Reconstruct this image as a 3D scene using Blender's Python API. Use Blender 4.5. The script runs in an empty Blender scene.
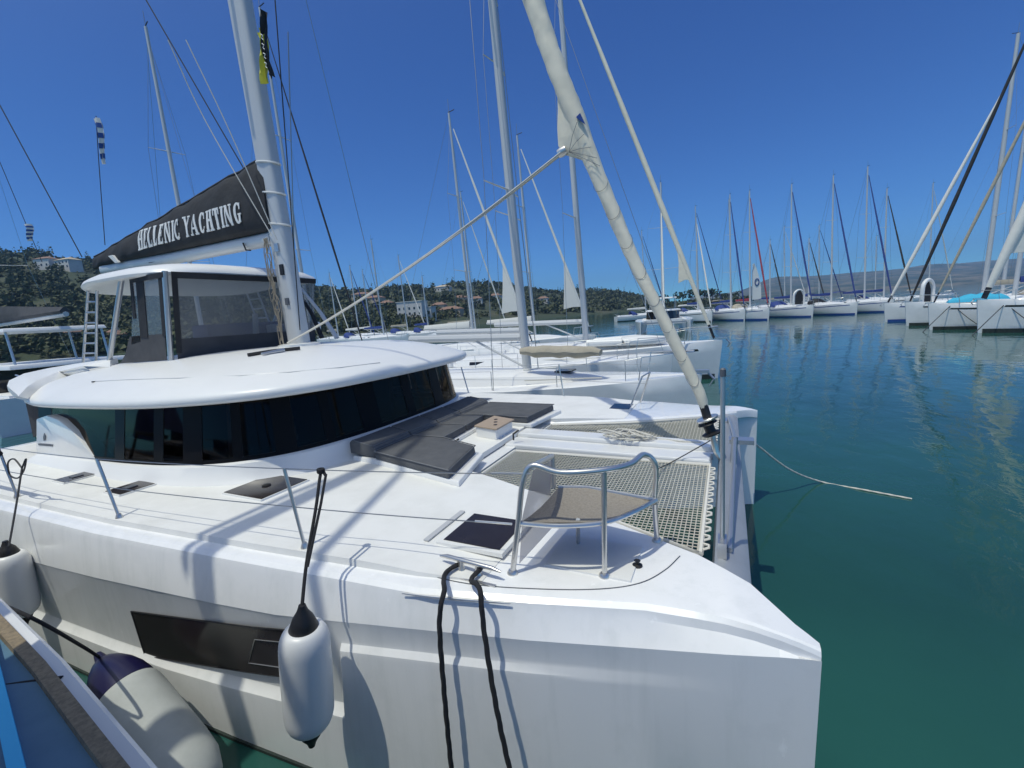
import bpy, bmesh, math, random
from mathutils import Vector, Matrix
random.seed(7)
R = math.radians
S = bpy.context.scene
COL = S.collection

# ------------------------------------------------------------------ camera
# World frame: the catamaran's own axes. X = forward (bow), Y = to port (away from the viewer), Z = up, water at z = 0.
F_PX, W_PX, H_PX = 445.0, 1024, 768
CAM = Vector((-0.44, -5.64, 3.63))
def _axes():
    p1 = Vector((728 - 512, 300 - 384, F_PX)); p2 = p1 + Vector((100, -7.0, 0))
    n = p1.cross(p2).normalized()
    if n.y > 0: n = -n
    dy = p1.normalized(); x = dy.cross(n)
    # rows: camera right / down / forward written in world axes
    right = Vector((x[0], dy[0], n[0])); down = Vector((x[1], dy[1], n[1])); fwd = Vector((x[2], dy[2], n[2]))
    return right, down, fwd
RIGHT, DOWN, FWD = _axes()
cd = bpy.data.cameras.new('camera'); cam = bpy.data.objects.new('camera', cd); COL.objects.link(cam)
cd.sensor_fit = 'HORIZONTAL'; cd.sensor_width = 36; cd.lens = F_PX / W_PX * 36
cd.clip_start = 0.05; cd.clip_end = 20000
m = Matrix((RIGHT, -DOWN, -FWD)).transposed().to_4x4(); m.translation = CAM
cam.matrix_world = m
S.camera = cam
def ray(u, v):
    return RIGHT * ((u - 512) / F_PX) + DOWN * ((v - 384) / F_PX) + FWD
def at(u, v, x=None, y=None, z=None, d=None):
    r = ray(u, v)
    if d is not None: t = d
    elif x is not None: t = (x - CAM.x) / r.x
    elif y is not None: t = (y - CAM.y) / r.y
    else: t = (z - CAM.z) / r.z
    return CAM + r * t

# ------------------------------------------------------------------ sky, sun, exposure
SUN_DIR = Vector((0.15, 0.345, -1.0)).normalized()      # direction the light travels
SUN_EL = math.asin(-SUN_DIR.z); SUN_ROT = math.atan2(-SUN_DIR.x, -SUN_DIR.y)
w = bpy.data.worlds.new('World'); S.world = w; w.use_nodes = True
nt = w.node_tree; nt.nodes.clear()
sky = nt.nodes.new('ShaderNodeTexSky'); sky.sky_type = 'NISHITA'; sky.sun_disc = False
sky.sun_elevation = SUN_EL; sky.sun_rotation = SUN_ROT % (2 * math.pi)
sky.air_density = 0.5; sky.dust_density = 0.0; sky.ozone_density = 3.0; sky.altitude = 0
hs = nt.nodes.new('ShaderNodeHueSaturation'); hs.inputs['Saturation'].default_value = 1.2; hs.inputs['Value'].default_value = 1.0
bg = nt.nodes.new('ShaderNodeBackground'); bg.inputs['Strength'].default_value = 0.15
out = nt.nodes.new('ShaderNodeOutputWorld')
# per channel response of the phone camera's sky: deeper overhead, cleaner azure low down
sep = nt.nodes.new('ShaderNodeSeparateColor'); com = nt.nodes.new('ShaderNodeCombineColor')
nt.links.new(sky.outputs[0], hs.inputs['Color']); nt.links.new(hs.outputs[0], sep.inputs[0])
for i_, (ex_, mu_) in enumerate(((.80, .435), (1.0, .715), (.84, 1.165))):
    p_ = nt.nodes.new('ShaderNodeMath'); p_.operation = 'POWER'; p_.inputs[1].default_value = ex_
    q_ = nt.nodes.new('ShaderNodeMath'); q_.operation = 'MULTIPLY'; q_.inputs[1].default_value = mu_
    nt.links.new(sep.outputs[i_], p_.inputs[0]); nt.links.new(p_.outputs[0], q_.inputs[0]); nt.links.new(q_.outputs[0], com.inputs[i_])
# glow added around the sun, high behind the viewer, to brighten the shade
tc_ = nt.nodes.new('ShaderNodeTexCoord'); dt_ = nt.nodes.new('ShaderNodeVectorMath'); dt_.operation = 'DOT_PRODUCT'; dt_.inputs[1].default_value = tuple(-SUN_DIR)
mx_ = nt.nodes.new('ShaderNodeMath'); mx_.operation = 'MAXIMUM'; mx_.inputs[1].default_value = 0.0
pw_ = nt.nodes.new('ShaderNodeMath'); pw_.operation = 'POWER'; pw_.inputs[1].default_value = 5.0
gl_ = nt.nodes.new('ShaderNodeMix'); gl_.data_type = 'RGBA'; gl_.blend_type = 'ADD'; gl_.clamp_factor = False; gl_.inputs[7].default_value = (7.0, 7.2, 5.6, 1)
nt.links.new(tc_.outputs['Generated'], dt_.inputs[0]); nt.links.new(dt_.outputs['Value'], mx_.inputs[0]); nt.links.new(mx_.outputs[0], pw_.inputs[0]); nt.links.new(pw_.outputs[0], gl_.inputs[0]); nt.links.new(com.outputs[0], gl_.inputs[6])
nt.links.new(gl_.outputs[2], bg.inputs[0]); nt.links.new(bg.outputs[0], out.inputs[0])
sl = bpy.data.lights.new('sun', 'SUN'); sl.energy = 2.3; sl.angle = R(0.53); sl.color = (1.0, 0.98, 0.84)
so = bpy.data.objects.new('sun', sl); COL.objects.link(so); so.rotation_euler = SUN_DIR.to_track_quat('-Z', 'Y').to_euler(); so.location = (0, 0, 60)
S.view_settings.view_transform = 'Standard'; S.view_settings.look = 'None'; S.view_settings.exposure = 0.12; S.view_settings.gamma = 1.0
S.view_settings.use_curve_mapping = False

# ------------------------------------------------------------------ materials
def mat(name, col, rough=0.5, metal=0.0, noise=None, bump=None, coat=0.0, spec=0.5, sheen=0.0, trans=0.0, alpha=1.0):
    """noise = (scale, colour2, low, high[, stretch]); bump = (scale, strength, distance)"""
    m = bpy.data.materials.new(name); m.use_nodes = True
    n = m.node_tree.nodes; l = m.node_tree.links
    b = n['Principled BSDF']
    b.inputs['Base Color'].default_value = (*col, 1); b.inputs['Roughness'].default_value = rough
    b.inputs['Metallic'].default_value = metal; b.inputs['Coat Weight'].default_value = coat
    b.inputs['Specular IOR Level'].default_value = spec; b.inputs['Sheen Weight'].default_value = sheen
    b.inputs['Transmission Weight'].default_value = trans; b.inputs['Alpha'].default_value = alpha
    tc = n.new('ShaderNodeTexCoord')
    if noise:
        mp = n.new('ShaderNodeMapping'); mp.inputs['Scale'].default_value = noise[4] if len(noise) > 4 else (1, 1, 1)
        t = n.new('ShaderNodeTexNoise'); t.inputs['Scale'].default_value = noise[0]; t.inputs['Detail'].default_value = 6; t.inputs['Roughness'].default_value = 0.62
        rp = n.new('ShaderNodeValToRGB'); rp.color_ramp.elements[0].position = noise[2]; rp.color_ramp.elements[1].position = noise[3]
        rp.color_ramp.elements[0].color = (*col, 1); rp.color_ramp.elements[1].color = (*noise[1], 1)
        l.new(tc.outputs['Object'], mp.inputs[0]); l.new(mp.outputs[0], t.inputs['Vector']); l.new(t.outputs[0], rp.inputs[0]); l.new(rp.outputs[0], b.inputs['Base Color'])
    if bump:
        t2 = n.new('ShaderNodeTexNoise'); t2.inputs['Scale'].default_value = bump[0]; t2.inputs['Detail'].default_value = 4
        bp = n.new('ShaderNodeBump'); bp.inputs['Strength'].default_value = bump[1]; bp.inputs['Distance'].default_value = bump[2]
        l.new(tc.outputs['Object'], t2.inputs['Vector']); l.new(t2.outputs[0], bp.inputs['Height']); l.new(bp.outputs[0], b.inputs['Normal'])
    return m
M = {}
M['gel'] = mat('gelcoat', (.80, .80, .785), .22, noise=(1.6, (.72, .73, .72), .42, .8), bump=(2.0, .05, .02), coat=.25)
def hull_mat():
    m = mat('hull_gelcoat', (.86, .86, .855), .24, coat=.25, bump=(1.6, .05, .02)); n = m.node_tree.nodes; l = m.node_tree.links; b = n['Principled BSDF']
    tc = n.new('ShaderNodeTexCoord'); prev = None
    for sc, st, c0, c1, lo, hi in ((1.0, (5.5, 5.5, .5), (1, 1, 1), (.86, .875, .87), .50, .85), (2.6, (1, 1, .9), (1, 1, 1), (.90, .91, .91), .52, .80), (9, (1, 1, .45), (1, 1, 1), (1.09, 1.09, 1.09), .66, .72)):
        mp = n.new('ShaderNodeMapping'); mp.inputs['Scale'].default_value = st
        t = n.new('ShaderNodeTexNoise'); t.inputs['Scale'].default_value = sc; t.inputs['Detail'].default_value = 7; t.inputs['Roughness'].default_value = .65
        rp = n.new('ShaderNodeValToRGB'); rp.color_ramp.elements[0].position = lo; rp.color_ramp.elements[1].position = hi
        rp.color_ramp.elements[0].color = (*c0, 1); rp.color_ramp.elements[1].color = (*c1, 1)
        mx = n.new('ShaderNodeMix'); mx.data_type = 'RGBA'; mx.blend_type = 'MULTIPLY'; mx.inputs[0].default_value = 1.0
        l.new(tc.outputs['Object'], mp.inputs[0]); l.new(mp.outputs[0], t.inputs['Vector']); l.new(t.outputs[0], rp.inputs[0])
        if prev: l.new(prev.outputs[2], mx.inputs[6])
        else: mx.inputs[6].default_value = (.86, .865, .87, 1)
        l.new(rp.outputs[0], mx.inputs[7]); prev = mx
    l.new(prev.outputs[2], b.inputs['Base Color'])
    return m
M['hullgel'] = hull_mat()
M['piping'] = mat('cushion_piping', (.16, .165, .175), .8)
M['deck'] = mat('non_skid_deck', (.80, .80, .78), .55, noise=(2.2, (.70, .70, .675), .42, .80), bump=(420, .25, .002))
M['roof'] = mat('roof_gelcoat', (.81, .81, .795), .35, noise=(1.2, (.76, .76, .745), .4, .85), bump=(3.0, .04, .02))
M['white'] = mat('white_plastic', (.78, .78, .76), .4)
M['cushion'] = mat('charcoal_cushion', (.082, .086, .094), .85, noise=(5, (.112, .116, .124), .35, .75), bump=(7, .35, .03))
M['blackcanvas'] = mat('black_sail_canvas', (.016, .017, .02), .8, noise=(2.5, (.03, .031, .035), .35, .8), bump=(3.2, .55, .06))
M['greycanvas'] = mat('dark_grey_canvas', (.055, .056, .062), .85, noise=(3, (.085, .085, .09), .35, .8), bump=(6, .4, .03))
M['sail'] = mat('furled_sail_cloth', (.80, .74, .60), .75, noise=(1.4, (.70, .64, .50), .35, .8), bump=(5, .45, .03))
M['sailwhite'] = mat('white_sail_cloth', (.74, .72, .66), .75, bump=(2, .4, .05))
M['alu'] = mat('anodised_aluminium', (.50, .52, .54), .38, .75, bump=(30, .03, .01))
M['spar'] = mat('painted_spar', (.56, .57, .57), .4, .12)
M['beam'] = mat('grey_beam', (.36, .385, .42), .42, .3, noise=(3, (.30, .325, .36), .4, .8))
M['steel'] = mat('stainless_steel', (.66, .65, .63), .30, .85)
M['wire'] = mat('steel_wire', (.33, .34, .35), .35, .8)
M['darkwire'] = mat('dark_rigging', (.03, .032, .037), .6)
M['black'] = mat('black_rubber', (.014, .014, .016), .5)
M['blackrope'] = mat('black_braided_rope', (.018, .018, .022), .8, bump=(140, .9, .01))
M['rope'] = mat('weathered_rope', (.34, .29, .22), .9, bump=(120, .9, .01))
M['whiterope'] = mat('pale_rope', (.62, .60, .54), .9, bump=(120, .9, .01))
M['net'] = mat('trampoline_cord', (.61, .585, .51), .85, noise=(20, (.50, .48, .41), .35, .75))
M['netedge'] = mat('white_net_edge', (.70, .68, .62), .8)
M['fender'] = mat('white_vinyl_fender', (.74, .745, .74), .36, noise=(5.5, (.50, .49, .46), .58, .80, (1, 1, .6)), bump=(14, .05, .01))
M['fendergrey'] = mat('greyed_fender_cover', (.47, .49, .475), .7, noise=(4, (.39, .41, .395), .35, .75), bump=(60, .2, .005))
M['navy'] = mat('navy_vinyl', (.012, .011, .055), .28)
M['hatch'] = mat('smoked_acrylic', (.026, .021, .021), .16, spec=.3, noise=(6, (.036, .030, .030), .4, .8))
M['glass'] = mat('smoked_pane', (.010, .010, .012), .04, spec=.6)
M['teak'] = mat('teak_table', (.42, .33, .25), .6, noise=(9, (.34, .26, .19), .35, .75, (1, 9, 1)))
M['meshseat'] = mat('beige_sling', (.30, .27, .23), .8, noise=(60, (.22, .195, .165), .4, .7), bump=(300, .4, .003))
M['letters'] = mat('white_lettering', (.70, .70, .68), .6)
M['yellow'] = mat('yellow_flag_cloth', (.62, .57, .06), .8, bump=(14, .4, .01))
M['flagblue'] = mat('blue_flag_cloth', (.03, .09, .30), .8)
M['antifoul'] = mat('dark_antifouling', (.012, .022, .022), .8, noise=(7, (.03, .045, .035), .4, .8))
M['interior'] = mat('saloon_interior', (.20, .165, .13), .7)
M['curtain'] = mat('pale_curtain', (.80, .77, .74), .9)
M['emblem'] = mat('grey_emblem', (.10, .11, .13), .5)
M['aqua'] = mat('aqua_canvas', (.05, .42, .62), .8, bump=(4, .5, .04))
M['bluecanvas'] = mat('blue_canvas', (.022, .05, .21), .8, bump=(4, .4, .03))
M['bluepaint'] = mat('blue_stripe', (.02, .06, .25), .3)
M['beige'] = mat('beige_canvas', (.42, .38, .30), .85, noise=(3, (.33, .30, .235), .35, .75), bump=(6, .6, .04))
M['redspar'] = mat('red_sail_cover', (.30, .035, .05), .7)
M['owndeck'] = mat('shade_blue_deck', (.10, .20, .29), .6, noise=(6, (.075, .165, .25), .4, .8), bump=(300, .3, .002))  # shade on the white deck is put into this blue base colour
M['toerail'] = mat('gritty_toe_rail', (.30, .235, .15), .85, noise=(40, (.17, .135, .09), .35, .7), bump=(200, .4, .003))
M['cyan'] = mat('bright_blue_strap', (.07, .52, .85), .6)

def glass_thin(name, tint, gloss=.25):
    m = bpy.data.materials.new(name); m.use_nodes = True
    n = m.node_tree.nodes; l = m.node_tree.links; n.clear()
    o = n.new('ShaderNodeOutputMaterial'); t = n.new('ShaderNodeBsdfTransparent'); t.inputs[0].default_value = (*tint, 1)
    g = n.new('ShaderNodeBsdfGlossy'); g.inputs['Roughness'].default_value = .05; g.inputs['Color'].default_value = (.50, .44, .39, 1)
    fr = n.new('ShaderNodeFresnel'); fr.inputs[0].default_value = 1.45
    mx = n.new('ShaderNodeMixShader')
    l.new(fr.outputs[0], mx.inputs[0]); l.new(t.outputs[0], mx.inputs[1]); l.new(g.outputs[0], mx.inputs[2]); l.new(mx.outputs[0], o.inputs[0])
    return m
M['tint'] = glass_thin('tinted_window', (.15, .125, .105))
M['winframe'] = mat('black_window_band', (.007, .007, .008), .4, spec=.1)
def cloudy(name, col, keep):
    m = bpy.data.materials.new(name); m.use_nodes = True
    n = m.node_tree.nodes; l = m.node_tree.links; n.clear()
    o = n.new('ShaderNodeOutputMaterial'); t = n.new('ShaderNodeBsdfTransparent'); d = n.new('ShaderNodeBsdfPrincipled')
    d.inputs['Base Color'].default_value = (*col, 1); d.inputs['Roughness'].default_value = .25
    mx = n.new('ShaderNodeMixShader'); mx.inputs[0].default_value = keep
    l.new(t.outputs[0], mx.inputs[1]); l.new(d.outputs[0], mx.inputs[2]); l.new(mx.outputs[0], o.inputs[0])
    return m
M['vinyl'] = cloudy('clear_vinyl', (.19, .205, .22), .44)
M['sling'] = cloudy('lilac_mesh_sling', (.36, .32, .36), .72)

# ------------------------------------------------------------------ mesh helpers
class MB:
    def __init__(s): s.v = []; s.f = []
    def add(s, vs, fs):
        o = len(s.v); s.v += [tuple(q) for q in vs]; s.f += [tuple(i + o for i in f) for f in fs]; return s
    def box(s, a, b):
        (x0, y0, z0), (x1, y1, z1) = a, b
        return s.add([(x0,y0,z0),(x1,y0,z0),(x1,y1,z0),(x0,y1,z0),(x0,y0,z1),(x1,y0,z1),(x1,y1,z1),(x0,y1,z1)],
                     [(0,3,2,1),(4,5,6,7),(0,1,5,4),(1,2,6,5),(2,3,7,6),(3,0,4,7)])
    def tube(s, pts, r, n=8, caps=True, flat=1.0):
        pts = [Vector(p) for p in pts]; k = len(pts)
        rs = r if isinstance(r, (list, tuple)) else [r] * k
        rings = []; up = None
        for i in range(k):
            t = (pts[min(i+1, k-1)] - pts[max(i-1, 0)]).normalized()
            if up is None:
                up = Vector((0, 0, 1)) if abs(t.z) < .9 else Vector((0, 1, 0))
            a = t.cross(up)
            if a.length < 1e-6: a = t.cross(Vector((1, 0, 0)))
            a.normalize(); b = a.cross(t).normalized(); up = b
            rings.append([pts[i] + a * (math.cos(j*2*math.pi/n) * rs[i]) + b * (math.sin(j*2*math.pi/n) * rs[i] * flat) for j in range(n)])
        vs = [q for rg in rings for q in rg]; fs = []
        for i in range(k-1):
            for j in range(n):
                fs.append((i*n+j, i*n+(j+1)%n, (i+1)*n+(j+1)%n, (i+1)*n+j))
        if caps: fs.append(tuple(range(n))[::-1]); fs.append(tuple((k-1)*n+j for j in range(n)))
        return s.add(vs, fs)
    def loft(s, rings, closed=True, cap0=False, cap1=False):
        n = len(rings[0]); vs = [q for rg in rings for q in rg]; fs = []
        for i in range(len(rings)-1):
            for j in range(n if closed else n-1):
                fs.append((i*n+j, i*n+(j+1)%n, (i+1)*n+(j+1)%n, (i+1)*n+j))
        if cap0: fs.append(tuple(range(n))[::-1])
        if cap1: fs.append(tuple((len(rings)-1)*n+j for j in range(n)))
        return s.add(vs, fs)
    def laid(s, pts, r, n=12, lay=38.0, amp=.14):
        """three strand rope: the cross section turns along the path"""
        pts = [Vector(p) for p in pts]; L = 0.0; rings = []; up = None
        for i, p in enumerate(pts):
            t = (pts[min(i+1, len(pts)-1)] - pts[max(i-1, 0)]).normalized()
            if up is None: up = Vector((0, 0, 1)) if abs(t.z) < .9 else Vector((0, 1, 0))
            a = t.cross(up); a = (a if a.length > 1e-6 else t.cross(Vector((1, 0, 0)))).normalized(); b = a.cross(t).normalized(); up = b
            if i: L += (p-pts[i-1]).length
            rings.append([p + (a*math.cos(q) + b*math.sin(q))*(r*(1+amp*math.cos(3*q+L*lay))) for q in [j*2*math.pi/n for j in range(n)]])
        return s.loft(rings, True, True, True)
    def lathe(s, prof, base, axis, n=20):
        """prof = [(radius, distance along axis)]"""
        ax = Vector(axis).normalized(); base = Vector(base)
        u = ax.cross(Vector((0, 0, 1)));
        if u.length < 1e-3: u = ax.cross(Vector((0, 1, 0)))
        u.normalize(); vv = ax.cross(u)
        rings = [[base + ax*h + u*(r*math.cos(j*2*math.pi/n)) + vv*(r*math.sin(j*2*math.pi/n)) for j in range(n)] for r, h in prof]
        return s.loft(rings, True, True, True)
    def prism(s, poly, z0, z1, slope=0.0):
        """poly = [(x,y)]; slope = inset of the top outline"""
        n = len(poly)
        cx = sum(p[0] for p in poly)/n; cy = sum(p[1] for p in poly)/n
        top = poly
        if slope:
            top = []
            for (x, y) in poly:
                d = math.hypot(x-cx, y-cy) or 1; k = (d-slope)/d
                top.append((cx+(x-cx)*k, cy+(y-cy)*k))
        return s.loft([[(x, y, z0) for x, y in poly], [(x, y, z1) for x, y in top]], True, True, True)
    def build(s, name, mt, parent=None, smooth=True, angle=38, bevel=0.0, local=False):
        me = bpy.data.meshes.new(name)
        off = Vector((0, 0, 0))
        p = parent
        if not local:
            while p is not None:
                off += p.location; p = p.parent
        me.from_pydata([(v[0]-off.x, v[1]-off.y, v[2]-off.z) for v in s.v], [], s.f)
        bm = bmesh.new(); bm.from_mesh(me); bmesh.ops.recalc_face_normals(bm, faces=bm.faces)
        if bevel:
            es = [e for e in bm.edges if len(e.link_faces) == 2 and e.calc_face_angle(0) > R(35)]
            bmesh.ops.bevel(bm, geom=es, offset=bevel, segments=2, affect='EDGES', profile=.6)
        bm.to_mesh(me); bm.free()
        if smooth:
            me.polygons.foreach_set('use_smooth', [True]*len(me.polygons)); me.set_sharp_from_angle(angle=R(angle))
        me.materials.append(M[mt] if isinstance(mt, str) else mt)
        o = bpy.data.objects.new(name, me); COL.objects.link(o)
        if parent is not None: o.parent = parent
        return o
def tag(o, label=None, cat=None, group=None, kind=None):
    if label: o['label'] = label
    if cat: o['category'] = cat
    if group: o['group'] = group
    if kind: o['kind'] = kind
    return o
def thing(name, label, cat, loc=(0, 0, 0), rz=0.0, group=None):
    o = bpy.data.objects.new(name, None); COL.objects.link(o); o.empty_display_size = .2
    o.location = loc; o.rotation_euler = (0, 0, rz)
    return tag(o, label, cat, group)
def interp(tab, x):
    if x <= tab[0][0]: return tab[0][1]
    for (a, va), (b, vb) in zip(tab, tab[1:]):
        if x <= b: return va + (vb-va)*(x-a)/(b-a)
    return tab[-1][1]
def smooth_path(pts, n=6):
    """Catmull-Rom through the points"""
    P = [Vector(p) for p in pts]; P = [P[0]*2-P[1]] + P + [P[-1]*2-P[-2]]; res = []
    for i in range(1, len(P)-2):
        for k in range(n):
            t = k/n; a, b, c, d = P[i-1], P[i], P[i+1], P[i+2]
            res.append(.5*((2*b) + (c-a)*t + (2*a-5*b+4*c-d)*t*t + (3*b-a-3*c+d)*t**3))
    return res + [P[-2]]
def sag(a, b, s, n=10):
    a, b = Vector(a), Vector(b)
    return [a.lerp(b, k/n) - Vector((0, 0, s*4*(k/n)*(1-k/n))) for k in range(n+1)]
#@@PART2
# ================================================================== THE CATAMARAN
DZ = 1.78                                            # deck height at the gunwale
cat = thing('catamaran', 'white charter catamaran with black sail bag filling the foreground', 'catamaran', (-6, 0, 0))
G = [(-13, 3.84), (-9, 3.83), (-7.6, 3.79), (-6.2, 3.74), (-4, 3.57), (-2.4, 3.42), (-1.6, 3.24), (-.9, 3.06), (-.5, 3.02), (-.17, 3.015), (.03, 3.015)]
KN = [(-13, 3.9), (-8, 3.85), (-6.4, 3.79), (-4, 3.64), (-2.4, 3.47), (-1.6, 3.32), (-.9, 3.16), (-.4, 3.09), (-.15, 3.045), (.03, 3.025)]
KZ = [(-13, 1.15), (-8, 1.22), (-6.4, 1.28), (-4.7, 1.35), (-3.6, 1.40), (-2.4, 1.52), (-.9, 1.57), (0, 1.66)]
DI = [(-13, 1.28), (-3.2, 1.28), (-1.93, 1.69), (-1.26, 2.0), (-.63, 2.3), (-.3, 2.56), (-.1, 2.83), (.03, 2.93)]
HI = [(-13, 1.95), (-3.2, 1.95), (-2, 2.08), (-1.2, 2.3), (-.6, 2.58), (-.3, 2.76), (-.1, 2.89), (.03, 2.94)]
def hull_ring(x, aft):
    fade = max(.02, min(1.0, -x/.9)) if x > -.9 else 1.0
    fl_ = max(0.0, min(1.0, (-x-.55)/1.3))
    g, k, kz = interp(G, x), interp(KN, x), interp(KZ, x)
    if aft:
        tz, lz = interp([(-8, .52), (-5.3, .57), (-3.9, .66), (-3, .72)], x), interp([(-8, .28), (-3.9, .36), (-3, .42)], x)
        prof = [(g-.05, DZ), (g-.012, DZ-.015), (g, DZ-.05), (k, kz), (k-.012, kz-.035), (k-.045, tz), (k-.038, tz-.02), (k+.006, tz-.08), (k+.008, tz-.10), (k+.004, 0), (k-.3, -.6)]
    else:
        prof = [(g-.05, DZ), (g-.012, DZ-.015), (g, DZ-.05), (k, kz), (k-.003*fl_, kz-.03), (k-.010*fl_, kz-.15), (k-.006*fl_, kz-.18), (k+.022*fl_, kz-.225), (k+.026*fl_, kz-.26), (k+.020*fl_, .1), (k-.3*fade, -.6)]
    q_ = min(1.0, max(.3, -x/.7)); dr = .075*max(0, (x+.45)/.48)**2
    prof = [(g-.105*q_, DZ-dr), (g-.055*q_, DZ-.010-dr), (g-.018*q_, DZ-.035-dr)] + [(g, DZ-.085-dr)] + prof[3:]
    hi, di = interp(HI, x), interp(DI, x)
    rr = [(a, z) for a, z in prof]
    rr += [(hi+.25*fade, -.6), (hi, .2), (hi, DZ-.14-dr), (di, DZ-.12-dr), (di, DZ-.03-dr), (di+.03*q_, DZ-dr)]
    sh = (lambda z: (DZ-z)*.13)
    return [(x + ((1.4-z)*.14 if aft is not None and -3.3 < x < -2.9 else 0) - (0.02*(DZ-z) if x > -.01 else 0), a, z) for a, z in rr]
for sgn in (-1, 1):
    st = [(-13, 1), (-11, 1), (-9, 1), (-8, 1), (-7, 1), (-6.2, 1), (-5.3, 1), (-4.4, 1), (-3.7, 1), (-3.22, 1), (-3.08, 0), (-2.4, 0), (-1.93, 0), (-1.6, 0), (-1.26, 0), (-.9, 0), (-.63, 0), (-.45, 0), (-.3, 0), (-.17, 0), (-.08, 0), (-.02, 0), (.03, 0)]
    hb = MB().loft([[(x, sgn*a, z) for x, a, z in hull_ring(x0, bool(t))] for x0, t in st], True, True, True)
    hull = hb.build('hull', 'hullgel', cat, angle=18)
    # hull window with its dark frame, boot top
    if sgn < 0:
        q = [at(u, v, y=-3.6) for u, v in ((147, 603), (282, 630), (272, 675), (158, 648))]
        def on_hull(p, o): return (p.x, -(interp(KN, p.x) - .012 - .033*max(0, min(1, (interp(KZ, p.x)-.035-p.z)/(interp(KZ, p.x)-.5))) + o), p.z)
        # widen aft of the fender
        ext = [q[0], q[1] + (q[1]-q[0])*.12, q[2] + (q[2]-q[3])*.12, q[3]]
        def wgrid(o):
            g = []
            for i in range(13):
                tp, bo = ext[0].lerp(ext[1], i/12), ext[3].lerp(ext[2], i/12)
                g.append([on_hull(tp.lerp(bo, j/6), o) for j in range(7)])
            return g
        wnd = MB().loft(wgrid(.010), False).build('hull_window', 'hatch', hull, angle=60)
        MB().tube([on_hull(p, .011) for p in [ext[i].lerp(ext[(i+1) % 4], k/8) for i in range(4) for k in range(8)] + [ext[0]]], .006, 6).build('window_rim', 'black', wnd)
        i1 = ext[1].lerp(ext[2], .25); i2 = ext[1].lerp(ext[2], .8); dx = (ext[0]-ext[1])
        pane = [i1 + dx*.22, i1 + dx*.04, i2 + dx*.04, i2 + dx*.22]
        MB().tube([on_hull(p, .016) for p in pane + pane[:1]], .004, 6).build('opening_frame', 'steel', wnd)
        # moulded seam beside the fender, gunwale wear strip
        MB().tube([at(u, v, y=-3.56) for u, v in ((309, 553), (322, 566), (320, 590), (328, 620))], .004, 5)
        sp = [at(u, v, z=DZ-.03) for u, v in ((412, 584.5), (440, 588), (480, 592), (517, 594.5))]
        sp = [Vector((p.x, -interp(G, p.x)-.008, DZ-.03)) for p in sp]
        MB().tube(sp, [.005, .010, .010, .005], 8).build('rubbing_strip', 'steel', cat)
    bt = []
    for x0, t in st[:-1]:
        k = interp(KN, x0); fade = min(1, -x0/.9)
        yb = k+.004 if t else k+.004*fade
        bt.append([(x0, sgn*(yb+.03), -.10), (x0, sgn*(yb+.02), .025), (x0, sgn*(yb-.05), .025), (x0, sgn*(yb-.08), -.10)])
    MB().loft(bt, True, True, True).build('boot_stripe', 'antifoul', hull)
# raised deck moulding (both side decks and foredeck in one sheet)
dtop = lambda x: DZ + interp([(-13, .05), (-2.9, .05), (-2.0, .006)], x)
dk_ = MB()
dxs = [-12.5, -11, -9, -7.6, -6.2, -5, -4, -3.4]
fxs = [-3.4, -3.1, -2.8, -2.5, -2.2, -2.0]
for s in (-1, 1):
    dk_.loft([[(x, s*(interp(G, x)-.15), dtop(x)-.07), (x, s*(interp(G, x)-.17), dtop(x)), (x, 0, dtop(x)), (x, 0, dtop(x)-.07)] for x in dxs], True, True, True)
    dk_.loft([[(x, s*(interp(G, x)-.15), dtop(x)-.07), (x, s*(interp(G, x)-.17), dtop(x)), (x, s*(interp(DI, x)+.03), dtop(x)), (x, s*(interp(DI, x)+.03), dtop(x)-.07)] for x in fxs], True, True, True)
deck = dk_.build('deck', 'deck', cat, smooth=False)
# bridge deck under the saloon and seats
MB().prism([(-12.6, -1.27), (-3.2, -1.27), (-3.2, 1.27), (-12.6, 1.27)], .95, DZ-.035).build('bridge_deck', 'gel', cat, smooth=False)
ZD = DZ + .05
# bow platform seam and corner panels
sm = [at(u, v, z=DZ+.002) for u, v in ((415, 572), (470, 584), (540, 589), (600, 589), (640, 583), (665, 570), (680, 556))]
MB().tube(smooth_path(sm), .004, 5).build('moulding_seam', 'emblem', cat)

# ---- flush hatches
def hatch(name, pts, z, rim=.035, mt='hatch', thick=.02):
    n = len(pts); cx = sum(p[0] for p in pts)/n; cy = sum(p[1] for p in pts)/n
    ou = [(cx+(p[0]-cx)*1.0, cy+(p[1]-cy)*1.0) for p in pts]
    fr = MB().prism(ou, z-.01, z+thick, .008).build(name, 'white' if rim else mt, cat, smooth=False)
    if rim:
        inn = []
        for (x, y) in ou:
            d = math.hypot(x-cx, y-cy); k = (d-rim*1.4)/d; inn.append((cx+(x-cx)*k, cy+(y-cy)*k))
        MB().prism(inn, z+thick-.004, z+thick+.006).build('smoked_lens', mt, fr, smooth=False)
        return fr, (cx, cy)
    return fr, (cx, cy)
def rect(x0, x1, y0, y1): return [(x0, y0), (x1, y0), (x1, y1), (x0, y1)]
h1, c1 = hatch('deck_hatch', rect(-5.66, -4.96, -2.76, -2.13), ZD, .02)
MB().lathe([(.05, 0), (.05, .012), (.03, .02)], (c1[0], c1[1], ZD+.024), (0, 0, 1)).build('hatch_latch', 'black', h1)
for x0, x1 in ((-8.68, -8.33), (-7.29, -6.90)):
    h, c = hatch('deck_hatch', rect(x0, x1, -3.2, -2.8), ZD, .02)
    MB().box((c[0]-.06, c[1]-.06, ZD+.025), (c[0]+.05, c[1]+.06, ZD+.036)).build('hatch_latch', 'emblem', h)
h2, c2 = hatch('foredeck_hatch', rect(-2.6, -1.98, -2.88, -2.28), DZ+.035, .05)
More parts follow.
